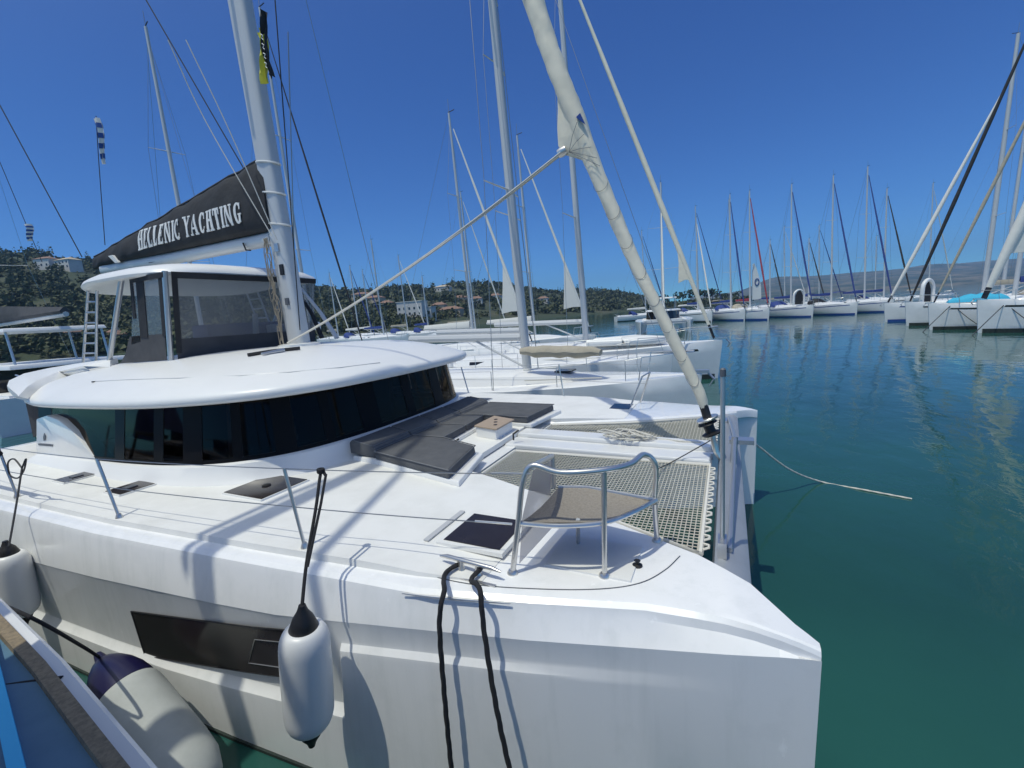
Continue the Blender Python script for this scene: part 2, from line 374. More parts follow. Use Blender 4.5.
# a flush slot beside it, and the pale locker lid under the bow seat
MB().box((-2.72, -2.88, DZ+.045), (-2.67, -2.3, DZ+.056)).build('hatch_gutter', 'spar', cat)
lk = MB().prism(rect(-1.66, -1.02, -2.84, -2.36), DZ-.01, DZ+.012, .01).build('locker_lid', 'deck', cat, smooth=False)
MB().lathe([(.034, 0), (.036, .012), (.014, .02), (.014, .04), (.024, .044)], (-1.02, -2.62, DZ), (0, 0, 1), 14).build('deck_fitting', 'black', cat)
hatch('deck_hatch', rect(-5.5, -5.1, 2.35, 2.85), ZD, .02)
hatch('foredeck_hatch', rect(-2.55, -2.0, 2.3, 2.85), DZ, .05)
MB().tube([(-2.0, 2.3, DZ+.1), (-1.8, 2.35, DZ+.62), (-1.75, 2.9, DZ+.62), (-1.95, 2.95, DZ+.02)], .016).build('bow_rail', 'steel', cat)

# ---- saloon: sloped base, window band, interior
WB = [(-10.6, 2.70), (-8.7, 2.72), (-7.6, 2.71), (-6.8, 2.64), (-6.2, 2.50), (-5.75, 2.26), (-5.42, 1.88), (-5.24, 1.4), (-5.14, .8), (-5.11, 0)]
def ring(tab, z, off=0.0, zf=None):
    pts = [(x, -y) for x, y in tab] + [(x, y) for x, y in tab[::-1][1:]]
    n = len(pts); r = []
    for i, (x, y) in enumerate(pts):
        a, b = pts[max(i-1, 0)], pts[min(i+1, n-1)]
        t = Vector((b[0]-a[0], b[1]-a[1])).normalized(); nx, ny = t.y, -t.x
        r.append((x+nx*off, y+ny*off, zf(x) if zf else z))
    return r
def dens(tab, n=4):
    P = [Vector((x, y, 0)) for x, y in tab]
    return [(p.x, p.y) for p in smooth_path(P, n)]
WBd = dens(WB)
zb = lambda x: interp([(-10.6, 1.93), (-8.7, 1.98), (-7, 2.03), (-5.1, 2.10)], x)
zt = 2.93
MB().loft([ring(WBd, ZD-.02, .17), ring(WBd, ZD+.02, .145), ring(WBd, 1.9, .09), ring(WBd, 0, .05, lambda x: zb(x)-.02), ring(WBd, 0, .02, lambda x: zb(x)), ring(WBd, 0, -.25, lambda x: zb(x))], False).build('saloon_base', 'roof', cat)
# window band: black framing with separate tinted panes set 8 mm proud
lean = -.16
def band(i0, i1, lo, hi, off):
    rr = []
    for s in (lo, hi):
        a = ring(WBd, 0, 0, zb); b = ring(WBd, zt, lean)
        o1 = ring(WBd, 0, off, zb); o2 = ring(WBd, zt, lean+off)
        rr.append([Vector(o1[i]).lerp(Vector(o2[i]), s) for i in range(i0, i1+1)])
    return rr
N = len(ring(WBd, 0)); 
# which stretches of the band are panes (vertex index ranges along the near side to the far side)
cuts = [(1, 6), (7, 10), (11, 13), (15, 18), (19, 22), (24, 27), (28, 31), (33, 36), (37, 40), (42, 45), (46, 48), (50, 54), (56, 61), (62, 66), (67, 70)]
cuts = [(a, b) for a, b in cuts if b < N]
frame = MB()
prev = 0
for a, b in cuts + [(N-1, N-1)]:
    if a > prev:
        r0 = band(prev, a, 0, 1, 0); frame.loft(r0, False)
    prev = b
for a, b in cuts:
    for lo, hi in ((0, .06), (.93, 1)):
        frame.loft(band(a, b, lo, hi, 0), False)
saloon_frame = frame.build('window_frame', 'winframe', cat)
for a, b in cuts:
    MB().loft(band(a, b, .05, .94, -.006), False).build('window', 'tint', cat)
inr = ring(WBd, 0, -1.0)
MB().prism([(x, y) for x, y, z in ring(WBd, 0, -.06)], 1.84, 1.9).build('saloon_floor', 'interior', cat, smooth=False)
MB().prism([(-10.4, -1.6), (-6.8, -1.6), (-6.2, -.8), (-6.2, .8), (-6.8, 1.6), (-10.4, 1.6)], 1.9, 2.75).build('saloon_furniture', 'interior', cat, smooth=False)
for i0 in (17, 23, 32, 41, 49):
    lo, hi = ring(WBd, 2.0, -.10), ring(WBd, 2.9, -.26)
    rr = []
    for k in range(9):
        t = k/8; i = i0 + t*1.3; j = int(i); f = i-j
        a = Vector(lo[j]).lerp(Vector(lo[j+1]), f); b = Vector(hi[j]).lerp(Vector(hi[j+1]), f*.6)
        n_ = .022*math.sin(t*22); a.y += n_; b.y += n_; a.x += n_
        rr.append([a + Vector((0, 0, .25*t)), a.lerp(b, .5), b])
    MB().loft(rr, False).build('curtain', 'curtain', cat)

# ---- saloon roof
RO = [(-12.75, 0), (-12.65, .9), (-12.3, 1.7), (-11.6, 2.35), (-10.6, 2.72), (-9.5, 2.84), (-8.6, 2.88), (-7.7, 2.88), (-6.9, 2.82), (-6.3, 2.70), (-5.75, 2.50), (-5.28, 2.15), (-4.98, 1.6), (-4.86, 1.0), (-4.81, .4), (-4.8, 0)]
ROd = dens(RO, 3); rp = [(x, -y) for x, y in ROd] + [(x, y) for x, y in ROd[::-1][1:-1]]
def roof_ring(s, dz, z0=None):
    r = []
    for x, y in rp:
        cx = max(-10.4, min(-6.4, x)); e = interp([(-12.8, 2.80), (-10, 2.74), (-7, 2.80), (-4.9, 2.86)], x)
        r.append((cx+(x-cx)*s, y*s, (e+dz) if z0 is None else z0))
    return r
def roof_top(s):
    r = []
    for x, y in rp:
        cx = max(-10.4, min(-6.4, x)); e = interp([(-12.8, 2.80), (-10, 2.74), (-7, 2.80), (-4.9, 2.86)], x)+.11
        t = interp([(-12.8, 3.14), (-10, 3.32), (-8, 3.36), (-6.5, 3.34), (-4.9, 3.18)], cx+(x-cx)*s)
        r.append((cx+(x-cx)*s, y*s, e+(t-e)*(1-s**3.8)))
    return r
rings = [roof_ring(.86, .06), roof_ring(.95, .005), roof_ring(.985, 0), roof_ring(1.0, .03), roof_ring(1.002, .07), roof_ring(.995, .11)]
rings += [roof_top(s) for s in (.97, .92, .85, .75, .62, .48, .3, .02)]
roof = MB().loft(rings, True, True, True).build('roof', 'roof', cat, angle=50)
from mathutils.bvhtree import BVHTree
_rm = MB().loft(rings, True, True, True)
_bvh = BVHTree.FromPolygons([Vector(v) for v in _rm.v], _rm.f)
def roof_z(x, y):
    h = _bvh.ray_cast(Vector((x, y, 9)), Vector((0, 0, -1)))
    return h[0].z if h[0] is not None else 3.0
def roof_px(u, v, lift=0.0):
    h = _bvh.ray_cast(CAM, ray(u, v).normalized())
    p = h[0] if h[0] is not None else at(u, v, y=-1.5)
    return p + Vector((0, 0, lift))
MB().tube([roof_px(u, v, .03) for u, v in ((248, 357), (272, 353), (300, 350))], .028, 6).build('halyard_track', 'black', roof)
MB().tube([roof_px(u, v, .03) for u, v in ((262, 356), (284, 352))], [.02, .035], 6).build('halyard_block', 'alu', roof)
MB().tube([roof_px(u, v, .006) for u, v in ((92, 382), (130, 380), (180, 378.5), (240, 376), (290, 372.5), (340, 368), (380, 363))], .006, 5).build('roof_crease', 'spar', roof)
MB().lathe([(.03, 0), (.03, .012)], roof_px(94, 382), (0, 0, 1), 8).build('roof_drain', 'black', roof)
# curved side wing of the flybridge, standing on the aft end of the roof
fw = []
for (l, u_, b_) in (((29, 399), (18, 395.5), (7, 386)), ((37, 391), (27, 386), (9, 380.5)), ((45, 385), (37, 380), (24, 373.5)), ((70, 375), (59, 371), (49, 368)), ((90, 370.5), (83, 365.5), (80, 363)), ((110, 367), (110, 360.5), (110, 359.5))):
    p = roof_px(*l); q = at(*u_, z=p.z+.10); r_ = at(*b_, z=p.z+.13)
    if r_.y < q.y + .05: r_ = q + Vector((-.02, .12, .03))
    fw.append([p - Vector((0, 0, .04)), p, q - Vector((0, 0, .012)), q + (r_-q)*.06, r_, r_ - Vector((0, 0, .09)), q.lerp(r_, .3) - Vector((0, 0, .10))])
MB().loft(fw, True, True, True).build('flybridge_coaming', 'roof', cat, angle=40)
MB().tube([roof_px(16, 376, .02), roof_px(22, 378, .02), roof_px(25, 383, .02)], .02, 6).build('roof_cleat', 'alu', cat)

# ---- white side fin with emblem
fz = lambda u, v, y=-2.72: at(u, v, y=y)
fo = [fz(u, v) for u, v in ((36, 419), (46, 415.5), (58, 420), (72, 431), (84, 446), (98, 462), (98, 468), (36, 456))]
MB().loft([[(p.x, p.y, p.z) for p in fo], [(p.x, p.y+.22, p.z-.01) for p in fo]], True, True, True).build('cabin_fin', 'gel', cat, bevel=.02)
ef = [fz(u, v, -2.728) for u, v in ((44, 433), (45.5, 436), (45, 440), (43.5, 441), (43, 437))]
MB().loft([ef, [p + Vector((0, .004, 0)) for p in ef]], True, True, True).build('emblem', 'emblem', cat, smooth=False)
em = MB()
for k in range(9):
    u = 39 + k*1.55; p = fz(u, 444.5+.12*k, -2.728); em.box((p.x-.035, p.y, p.z-.016), (p.x+.03, p.y+.006, p.z+.016))
em.build('emblem', 'emblem', cat, smooth=False)

# ---- cockpit under the aft roof: dark bulkhead, hanging side cloth, posts, stern
MB().box((-10.9, -2.2, 1.5), (-10.7, 2.3, 2.85)).build('saloon_bulkhead', 'interior', cat)
cl = []
for k in range(12):
    t = k/11; cl.append([(-11.1-1.1*t, -2.2+.06*math.sin(t*17), 1.95+.08*math.sin(t*9)), (-11.1-1.1*t, -2.2+.05*math.sin(t*17), 2.8)])
MB().loft(cl, False).build('cockpit_curtain', 'greycanvas', cat)
for y in (-2.1, 2.1): MB().tube([(-12.5, y, 1.7), (-12.3, y, 2.9)], .04).build('roof_post', 'alu', cat)
MB().box((-13, -1.95, 1.2), (-11.0, 1.95, 1.45)).build('cockpit_floor', 'deck', cat)
MB().tube([(-8.2, -3.72, 2.43), (-9.5, -3.74, 2.43), (-9.7, -3.74, 1.8)], .035).build('side_gate_rail', 'black', cat)

# ---- hardtop over the helm
ht = thing  # (kept for readability)
HX0, HX1, HY = -11.15, -8.12, 1.72
hp = []
for k in range(48):
    a = k/48*2*math.pi; c, s_ = math.cos(a), math.sin(a); e = .52
    hp.append(((HX0+HX1)/2 + (HX1-HX0)/2*math.copysign(abs(c)**e, c), -.08 + HY*math.copysign(abs(s_)**e, s_)))
def hring(s, z):
    cx, cy = (HX0+HX1)/2, -.08
    return [(cx+(x-cx)*s, cy+(y-cy)*s, z + .16*min(0, (x+9.9))/1.2*-0 - .10*max(0, (-10.2-x))) for x, y in hp]
MB().loft([hring(.8, 4.66), hring(.93, 4.62), hring(.985, 4.63), hring(1, 4.67), hring(.985, 4.72), hring(.9, 4.80), hring(.7, 4.87), hring(.4, 4.89), hring(.02, 4.90)], True, True, True).build('hardtop', 'roof', cat, angle=50)
YN = -1.62
posts = [((-8.44, YN), (-8.16, YN)), ((-10.45, YN), (-9.42, YN)), ((-8.6, 1.25), (-8.36, 1.25)), ((-10.45, 1.45), (-9.42, 1.45))]
for (x0, y0), (x1, y1) in posts:
    MB().tube([(x0, y0, roof_z(x0, y0)-.02), (x1, y1, 4.66)], .04, 10).build('hardtop_post', 'alu', cat)
lad = MB()
lb = [at(u, v, y=-1.6) for u, v in ((83, 363), (96, 363))]; lt = [at(u, v, y=-1.6) for u, v in ((88, 291), (97, 291))]
for p, q in zip(lb, lt): lad.tube([p, q], .022)
for k in range(1, 7):
    t = k/7; lad.tube([lb[0].lerp(lt[0], t), lb[1].lerp(lt[1], t)], .016)
lad.build('ladder', 'alu', cat)
lad = MB(); 
for dx in (-.25, .15): lad.tube([(-10.2+dx, 1.5, 3.3), (-10.6+dx, 1.45, 4.65)], .022)
for k in range(1, 6):
    t = k/6; lad.tube([(-10.45-.4*t, 1.5-.05*t, 3.3+1.35*t), (-10.05-.4*t, 1.5-.05*t, 3.3+1.35*t)], .016)
lad.build('ladder', 'alu', cat)
# canvas enclosure: clear panels, dark borders and skirt
def panel(name, mt, pts, parent, th=.006):
    P = [Vector(p) for p in pts]; n = (P[1]-P[0]).cross(P[-1]-P[0]).normalized()*th
    return MB().loft([P, [p+n for p in P]], True, True, True).build(name, mt, parent, smooth=False)
def ln(x, z): return x + .245*(z-3.4)/1.2            # everything in the enclosure leans with the posts
XF = -8.36
def fp(y, z, o=0.0): return (ln(XF, z)+o, y, z)
yy = [YN+.06, -.9, -.2, .5, .9, 1.1]
enc = panel('enclosure_skirt', 'greycanvas', [fp(y, roof_z(ln(XF, 3.35), y)-.01, .02) for y in yy] + [fp(y, 3.62, .02) for y in yy[::-1]], cat)
panel('clear_panel', 'vinyl', [fp(YN+.12, 3.62, .02), fp(1.08, 3.62, .02), fp(1.08, 4.58, .02), fp(YN+.12, 4.58, .02)], enc, .004)
panel('panel_border', 'blackcanvas', [fp(YN+.04, 4.55, .03), fp(1.1, 4.55, .03), fp(1.1, 4.645, .03), fp(YN+.04, 4.645, .03)], enc, .012)
panel('panel_border', 'blackcanvas', [fp(YN+.04, 3.4, .03), fp(YN+.12, 3.4, .03), fp(YN+.12, 4.56, .03), fp(YN+.04, 4.56, .03)], enc, .012)
def sp_(x, z, o=0.0): return (ln(x, z), YN-.02-o, z)
enc2 = panel('enclosure_skirt', 'greycanvas', [sp_(-8.5, 3.30), sp_(-9.95, 3.27), sp_(-9.75, 3.42), sp_(-9.55, 3.72), sp_(-8.5, 3.72)], cat)
panel('clear_panel', 'vinyl', [sp_(-8.56, 3.72), sp_(-8.98, 3.72), sp_(-8.98, 4.56), sp_(-8.56, 4.56)], enc2, .004)
panel('clear_panel', 'vinyl', [sp_(-9.22, 3.62), sp_(-9.52, 3.58), sp_(-9.42, 4.05), sp_(-9.34, 4.56), sp_(-9.22, 4.56)], enc2, .004)
for (xa, xb) in ((-8.46, -8.55), (-8.98, -9.20), (-9.30, -9.38)):
    z0 = 3.68 if xa > -9.25 else 4.0
    panel('panel_border', 'blackcanvas', [sp_(xa, z0, .01), sp_(xb, z0, .01), sp_(xb, 4.62, .01), sp_(xa, 4.62, .01)], enc2, .012)
panel('panel_border', 'blackcanvas', [sp_(-8.4, 4.56, .02), sp_(-9.36, 4.56, .02), sp_(-9.36, 4.64, .02), sp_(-8.4, 4.64, .02)], enc2, .012)
MB().tube([at(299, 286, y=.75), at(320, 312, y=.75), at(337, 338, y=.75)], [.035, .05, .06], 8, flat=.5).build('enclosure_brace', 'spar', cat)
MB().tube([at(296, 288, y=.85), at(312, 314, y=.85), at(322, 338, y=.85)], [.03, .05, .06], 8, flat=.5).build('enclosure_edge', 'blackcanvas', cat)
# helm seat and wheel seen through the clear panel
MB().box((-9.6, -.6, 3.3), (-9.1, .9, 3.85)).build('helm_seat', 'bluecanvas', cat, bevel=.05)
MB().tube([(-8.8, .1, 3.35), (-8.7, .1, 4.0)], .05).build('helm_pedestal', 'white', cat)
MB().box((-9.0, .5, 3.6), (-8.55, 1.5, 3.78)).build('helm_console', 'white', cat, bevel=.03)

# ---- mast, boom, sail bag
MX = lambda z: -7.45 - .0456*(z-3.36)
def mast_ring(z, sc=1.0):
    r = []
    for k in range(24):
        a = k/24*2*math.pi; c, s_ = math.cos(a), math.sin(a)
        r.append((MX(z) + .20*sc*math.copysign(abs(c)**.6, c), .13*sc*math.copysign(abs(s_)**.6, s_), z))
    return r
mast = MB().loft([mast_ring(z) for z in (3.3, 6, 9, 14)] + [mast_ring(20.6, .7)], True, True, True).build('mast', 'spar', cat, angle=45)
MB().lathe([(.36, 0), (.36, .05), (.28, .07)], (-7.45, 0, 3.33), (0, 0, 1)).build('mast_collar', 'gel', mast)
MB().box((-7.50, -.155, 4.60), (-7.42, -.12, 4.78)).build('halyard_clutch', 'black', mast)
MB().box((-7.48, -.155, 4.08), (-7.40, -.12, 4.20)).build('halyard_clutch', 'emblem', mast)
MB().box((-7.56, -.155, 5.0), (-7.46, -.12, 5.14)).build('halyard_clutch', 'alu', mast)
for s in (-1, 1):
    MB().tube([(MX(10.3), s*.12, 10.3), (MX(10.3)-.45, s*1.35, 10.45)], .04, 8, flat=.5).build('spreader', 'spar', mast)
    MB().tube([(MX(15), s*.1, 15), (MX(15)-.4, s*1.1, 15.1)], .035, 8, flat=.5).build('spreader', 'spar', mast)
    if s > 0: MB().tube([(-8.3, s*3.6, DZ), (MX(20), s*.08, 20)], .007, 5).build('shroud', 'wire', cat)
bm_ = MB()
rr = []
for x, zc in ((-7.72, 5.27), (-9, 5.275), (-11, 5.29), (-13.7, 5.35)):
    rr.append([(x, .11*math.copysign(abs(math.sin(a))**.8, math.sin(a)), zc + .12*math.copysign(abs(math.cos(a))**.8, math.cos(a))) for a in [k*math.pi/8 for k in range(16)]])
boom = bm_.loft(rr, True, True, True).build('boom', 'spar', cat, angle=45)
p, q = at(243, 243, y=-.13), at(246, 250, y=-.13)
MB().tube([p, q, q + Vector((.12, 0, -.02))], .014).build('boom_hook', 'black', boom)
MB().tube([(-11.6, -.1, 5.27), (-8.2, -.05, 5.22)], .01).build('reefing_line', 'darkwire', boom)
bt_ = lambda x: interp([(-14.1, 5.66), (-13, 5.83), (-12, 5.98), (-10.34, 6.22), (-9, 6.42), (-8.2, 6.53), (-7.62, 6.60)], x)
bb_ = lambda x: interp([(-14.1, 5.40), (-13.5, 5.42), (-7.6, 5.38)], x)
bw_ = lambda x: interp([(-14.1, .06), (-13.4, .15), (-11, .21), (-8.2, .22), (-7.6, .17)], x)
SB = [0, .06, .2, .4, .6, .8, .93, 1]; SWD = [.62, .92, 1.02, .98, .84, .6, .34, .1]
def bag_pt(x, t, s, o=0.0):
    wv = .012*math.sin(x*5.1+t*4)*min(1, t*3) + .009*math.sin(x*11.3-t*7)
    return Vector((x, s*(bw_(x)*interp(list(zip(SB, SWD)), t) + wv*1.0 + o), bb_(x) + (bt_(x)-bb_(x))*t + (.012*math.sin(x*7) if t > .5 else 0)))
rr = []
nx = 60
for k in range(nx+1):
    x = -14.1 + (14.1-7.6)*k/nx
    rr.append([bag_pt(x, t, -1) for t in SB] + [bag_pt(x, t, 1) for t in SB[::-1]])
bag = MB().loft(rr, True, True, True).build('sail_bag', 'blackcanvas', cat, angle=60)
pw = [at(u, v, y=-.2) for u, v in ((108, 256), (112, 255), (118, 262), (115, 263))]
MB().loft([[p for p in pw], [p + Vector((0, .05, 0)) for p in pw]], True, True, True).build('bag_patch', 'letters', bag, smooth=False)
MB().tube([bag_pt(-14.05+6.35*k/20, 1.0, -1, .005) + Vector((0, .01, .015)) for k in range(21)], .018, 6).build('bag_zip', 'greycanvas', bag)
for z in (5.48, 6.0, 6.5):
    MB().tube([(MX(z)+.23*math.cos(a), .15*math.sin(a), z - .04*math.cos(a)) for a in [math.pi*(-.95+1.9*k/16) for k in range(17)]] , .018, 6).build('luff_strap', 'letters', mast)
# lettering sewn on the bag: condensed slab serif capitals
def glyph(c):
    T, t, sf = .19, .11, .08           # thick stem, thin stroke, serif height
    def stem(x, y0=0, y1=1): return [[(x, y0), (x+T, y0), (x+T, y1), (x, y1)]]
    def serif(x, y): return [[(x-.055, y), (x+T+.055, y), (x+T+.055, y+sf), (x-.055, y+sf)]]
    def bar(x0, x1, y, h=t): return [[(x0, y), (x1, y), (x1, y+h), (x0, y+h)]]
    def full(x): return stem(x) + serif(x, 0) + serif(x, 1-sf)
    if c == 'H': return .66, full(.06) + full(.43) + bar(.2, .45, .47)
    if c == 'E': return .54, full(.06) + bar(.2, .48, 0) + bar(.2, .48, .9) + bar(.2, .38, .47) + [[(.42, .05), (.5, .05), (.5, .28), (.44, .1)], [(.42, .95), (.44, .9), (.5, .72), (.5, .95)], [(.36, .36), (.41, .36), (.41, .66), (.36, .66)]]
    if c == 'L': return .52, full(.06) + bar(.2, .47, 0) + [[(.41, .05), (.49, .05), (.49, .32), (.43, .12)]]
    if c == 'N': return .68, [[(.06, 0), (.15, 0), (.15, 1), (.06, 1)], [(.5, 0), (.59, 0), (.59, 1), (.5, 1)], [(.08, 1), (.24, 1), (.59, 0), (.45, 0)]] + [[(0, 0), (.22, 0), (.22, sf), (0, sf)], [(0, 1-sf), (.2, 1-sf), (.2, 1), (0, 1)], [(.43, 1-sf), (.66, 1-sf), (.66, 1), (.43, 1)]]
    if c == 'I': return .31, full(.07)
    if c in 'CG':
        pl = []; n = 14
        for k in range(n):
            def pt(a, ro): return (.31 + (.28 if ro else .12)*math.cos(a), .5 + (.51 if ro else .41)*math.sin(a))
            a0, a1 = math.radians(52 + (308-52)*k/n), math.radians(52 + (308-52)*(k+1)/n)
            pl.append([pt(a0, 1), pt(a1, 1), pt(a1, 0), pt(a0, 0)])
        pl += [[(.46, .66), (.53, .66), (.53, .98), (.46, .9)]]
        if c == 'C': pl += [[(.44, .12), (.5, .2), (.54, .27), (.49, .30)]]; return .58, pl
        pl += [[(.40, 0.04), (.55, .04), (.55, .42), (.40, .42)], [(.34, .40), (.6, .40), (.6, .47), (.34, .47)]]; return .64, pl
    if c == 'Y': return .62, [[(.03, 1), (.21, 1), (.38, .45), (.24, .42)], [(.5, 1), (.58, 1), (.37, .42), (.31, .48)]] + stem(.22, 0, .48) + serif(.22, 0) + [[(-.03, 1-sf), (.26, 1-sf), (.26, 1), (-.03, 1)], [(.42, 1-sf), (.65, 1-sf), (.65, 1), (.42, 1)]]
    if c == 'A': return .68, [[(.30, 1), (.40, 1), (.62, 0), (.45, 0)], [(.29, .92), (.34, 1), (.13, 0), (.06, 0)], [(.15, .28), (.5, .28), (.48, .37), (.17, .37)], [(0, 0), (.2, 0), (.2, sf), (0, sf)], [(.39, 0), (.68, 0), (.68, sf), (.39, sf)]]
    if c == 'T': return .58, stem(.2) + serif(.2, 0) + bar(.02, .55, .9) + [[(.02, .95), (.02, .68), (.08, .68), (.11, .92)], [(.55, .95), (.55, .68), (.49, .68), (.46, .92)]]
    return .24, []
# where the words sit on the bag (measured along the boom)
wA, wB = at(137, 250.5, y=-.22), at(245, 222.5, y=-.22); tA, tB = at(133, 230, y=-.22), at(240.5, 201, y=-.22)
text = 'HELLENIC YACHTING'; tw = sum(glyph(c)[0] + .095 for c in text)
lt_ = MB(); cx = 0.0
def clip(pl, y, keep_above):
    res = []
    for (a, b) in zip(pl, pl[1:] + pl[:1]):
        ia, ib = ((a[1] >= y) == keep_above) or a[1] == y, ((b[1] >= y) == keep_above) or b[1] == y
        if ia: res.append(a)
        if ia != ib:
            t = (y-a[1])/(b[1]-a[1]); res.append((a[0]+(b[0]-a[0])*t, y))
    return res
def bands(pl, n=6):
    res = []
    for k in range(n):
        q = clip(clip(pl, k/n, True), (k+1)/n, False)
        if len(q) >= 3: res.append(q)
    return res
def bag_t(x, z): return (z-bb_(x))/(bt_(x)-bb_(x))
for c in text:
    wd, polys = glyph(c)
    for i, pl in [(i, q) for i, p0 in enumerate(polys) for q in bands(p0)]:
        f, g = [], []
        for (px, py) in pl:
            sx = (cx+px)/tw
            lo = wA.lerp(wB, sx); hi = tA.lerp(tB, sx); q = lo.lerp(hi, py)
            b0 = bag_pt(q.x, max(0, min(1, bag_t(q.x, q.z))), -1, .014 + .0007*i); f.append((q.x, b0.y, q.z)); g.append((q.x, b0.y+.012, q.z))
        lt_.loft([f, g], True, True, True)
    cx += wd + .095
lt_.build('lettering', 'letters', bag, smooth=False)

# ---- furled headsail with its clew
GX = [(1.9, -.56), (2.54, -.73), (3.24, -1.04), (4.06, -1.41), (5.14, -1.84), (6.21, -2.21), (7.36, -2.57), (20.2, -7.9)]
gp = lambda z: Vector((interp(GX, z), 0, z))
rr = []; zs = [2.38, 2.45, 2.7, 3.2, 3.8, 4.4, 5.0, 5.4, 6, 7, 8.5, 11, 14, 17, 19.4]
gr = lambda z: interp([(2.38, .045), (2.46, .06), (3.2, .068), (4.2, .074), (5.1, .088), (6, .112), (7.4, .115), (12, .12), (19.4, .05)], z)
ax = (gp(10)-gp(3)).normalized(); e1 = Vector((0, 1, 0)); e2 = ax.cross(e1)
zz = []
for a, b in zip(zs, zs[1:]):
    n = max(2, int((b-a)/.09)) if a < 9 else 6
    zz += [a+(b-a)*k/n for k in range(n)]
zz.append(zs[-1])
for z in zz:
    rg = []
    for k in range(20):
        th = k/20*2*math.pi
        fold = 1 + .16*((((th + z*2.3) / (2*math.pi)) % 1.0) - .5) + .045*math.sin(3*th+z*5.0) + .035*math.sin(z*17+th*2) + .02*math.sin(z*41+th)
        rg.append(gp(z) + e1*(gr(z)*fold*math.cos(th)) + e2*(gr(z)*fold*math.sin(th)))
    rr.append(rg)
genoa = MB().loft(rr, True, True, True).build('furled_sail', 'sail', cat, angle=60)
# the clew: outer layers of cloth peel off the roll and run to one corner
CL = at(562, 152, y=-.02)
lft = [(554, 84), (557.5, 93), (558, 110), (557.5, 130), (558.5, 146), (565, 155), (578, 158.5), (592, 162)]
rgt = [(562, 86), (569, 100), (578, 120), (586, 138), (591, 150), (596, 160), (599, 166), (601, 170)]
for sd in (-1, 1):
    fl = []
    for (a_, b_) in zip(lft, rgt):
        p, q = at(*a_, y=0), at(*b_, y=0); row = []
        for k in range(9):
            t = k/8; v_ = p.lerp(q, t); v_.y = sd*(.008 + gr(v_.z)*.93*min(1, t*1.15)**1.6 + .012*math.sin(t*math.pi)*math.sin(v_.z*19)); row.append(v_)
        fl.append(row)
    MB().loft(fl, False).build('sail_clew', 'sail', genoa, angle=70)
st_ = MB()
for z in (2.75, 3.05, 3.4, 3.72, 4.05, 4.42, 4.78, 5.12, 7.9, 8.6):
    st_.tube([gp(z + .10*math.cos(k*math.pi/8)) + e1*(gr(z)*1.07*math.cos(k*math.pi/8)) + e2*(gr(z)*1.07*math.sin(k*math.pi/8)) for k in range(17)], .0022, 4)
for k in range(5):
    a_ = at(569, 152, y=-.05); b_ = at(*((577, 122), (584, 134), (591, 147), (597, 158), (600, 166))[k], y=-.135)
    st_.tube([a_, a_.lerp(b_, .5) + Vector((0, -.03, 0)), b_], .003, 4)
st_.build('sail_seam', 'emblem', genoa)
pw = [at(u, v, y=-.14) for u, v in ((576, 117), (580, 113), (585, 124), (578, 119))]
MB().loft([pw, [p + Vector((0, .03, 0)) for p in pw]], True, True, True).build('sail_patch', 'bluepaint', genoa, smooth=False)
MB().lathe([(.05, -.05), (.06, 0), (.05, .06)], CL, (1, 0, .3), 12).build('clew_ring', 'steel', genoa)
# furler drum and foot
fr = MB().tube([gp(2.42), gp(2.1)], .05, 10).build('furler', 'black', cat)
MB().lathe([(.10, 0), (.115, .02), (.06, .04), (.06, .12), (.115, .14), (.10, .16)], gp(2.06), ax, 18).build('furler_drum', 'black', fr)
MB().lathe([(.12, 0), (.13, .02), (.12, .03)], gp(2.24), ax, 18).build('furler_guard', 'steel', fr)
MB().tube([gp(2.1), gp(1.85), Vector((-.5, 0, 1.75))], .035, 8).build('tack_fitting', 'steel', fr)
# sheets from the clew to the roof
tl = Vector((-7.3, -.35, 3.42))
for o in (0, .05):
    MB().tube(sag(CL + Vector((0, -o, -.02)), tl + Vector((-o*3, o*2, 0)), .12), .013, 6).build('headsail_sheet', 'whiterope', cat)

# ---- crossbeam, bowsprit beam, striker, trampolines
xb = []
for y in [-2.66, -2.2, -1.5, -.8, 0, .8, 1.5, 2.2, 2.66]:
    xb.append([(-.52, y, 1.58), (-.54, y, 1.66), (-.52, y, 1.745), (-.47, y, 1.752), (-.34, y, 1.71), (-.285, y, 1.66), (-.27, y, 1.5), (-.33, y, 1.40), (-.5, y, 1.42)])
beam = MB().loft(xb, True, True, True).build('crossbeam', 'beam', cat, angle=30)
MB().tube([(-.42, -2.15, 1.76), (-.36, 0, 2.03), (-.42, 2.15, 1.76)], .022, 8).build('striker_rod', 'alu', beam)
MB().tube([(-.38, 0, 1.7), (-.36, 0, 2.05)], .035, 10).build('striker_post', 'alu', beam)
MB().box((-.42, .02, 1.95), (-.16, .18, 2.0)).build('bow_roller', 'steel', beam)
for y in (-2.05, 1.95):
    MB().box((-.5, y-.12, 1.752), (-.44, y+.12, 1.775)).build('beam_plate', 'steel', beam)
for s in (-1, 1):
    MB().prism([(-3.4, .34+.23*s*1.0-.16), (-.6, .22+.2*s-.16+.0), (-.6, .22+.2*s+.16), (-3.4, .34+.23*s+.16)], 1.70, 1.80 + .02*s, .03).build('longeron', 'gel', cat, smooth=False, bevel=.02)
MB().prism([(-3.4, .30), (-.6, .18), (-.6, .26), (-3.4, .38)], 1.68, 1.76).build('anchor_channel', 'gel', cat, smooth=False)
pole = MB().tube([(-.47, -2.2, 1.75), (-.47, -2.2, 3.1)], .016, 10).build('pole', 'alu', cat)
MB().lathe([(.021, 0), (.021, .05), (.012, .06)], (-.47, -2.2, 3.1), (0, 0, 1), 12).build('pole_cap', 'emblem', pole)
MB().box((-.5, -2.28, 1.75), (-.44, -2.12, 1.87)).build('pole_bracket', 'steel', pole)
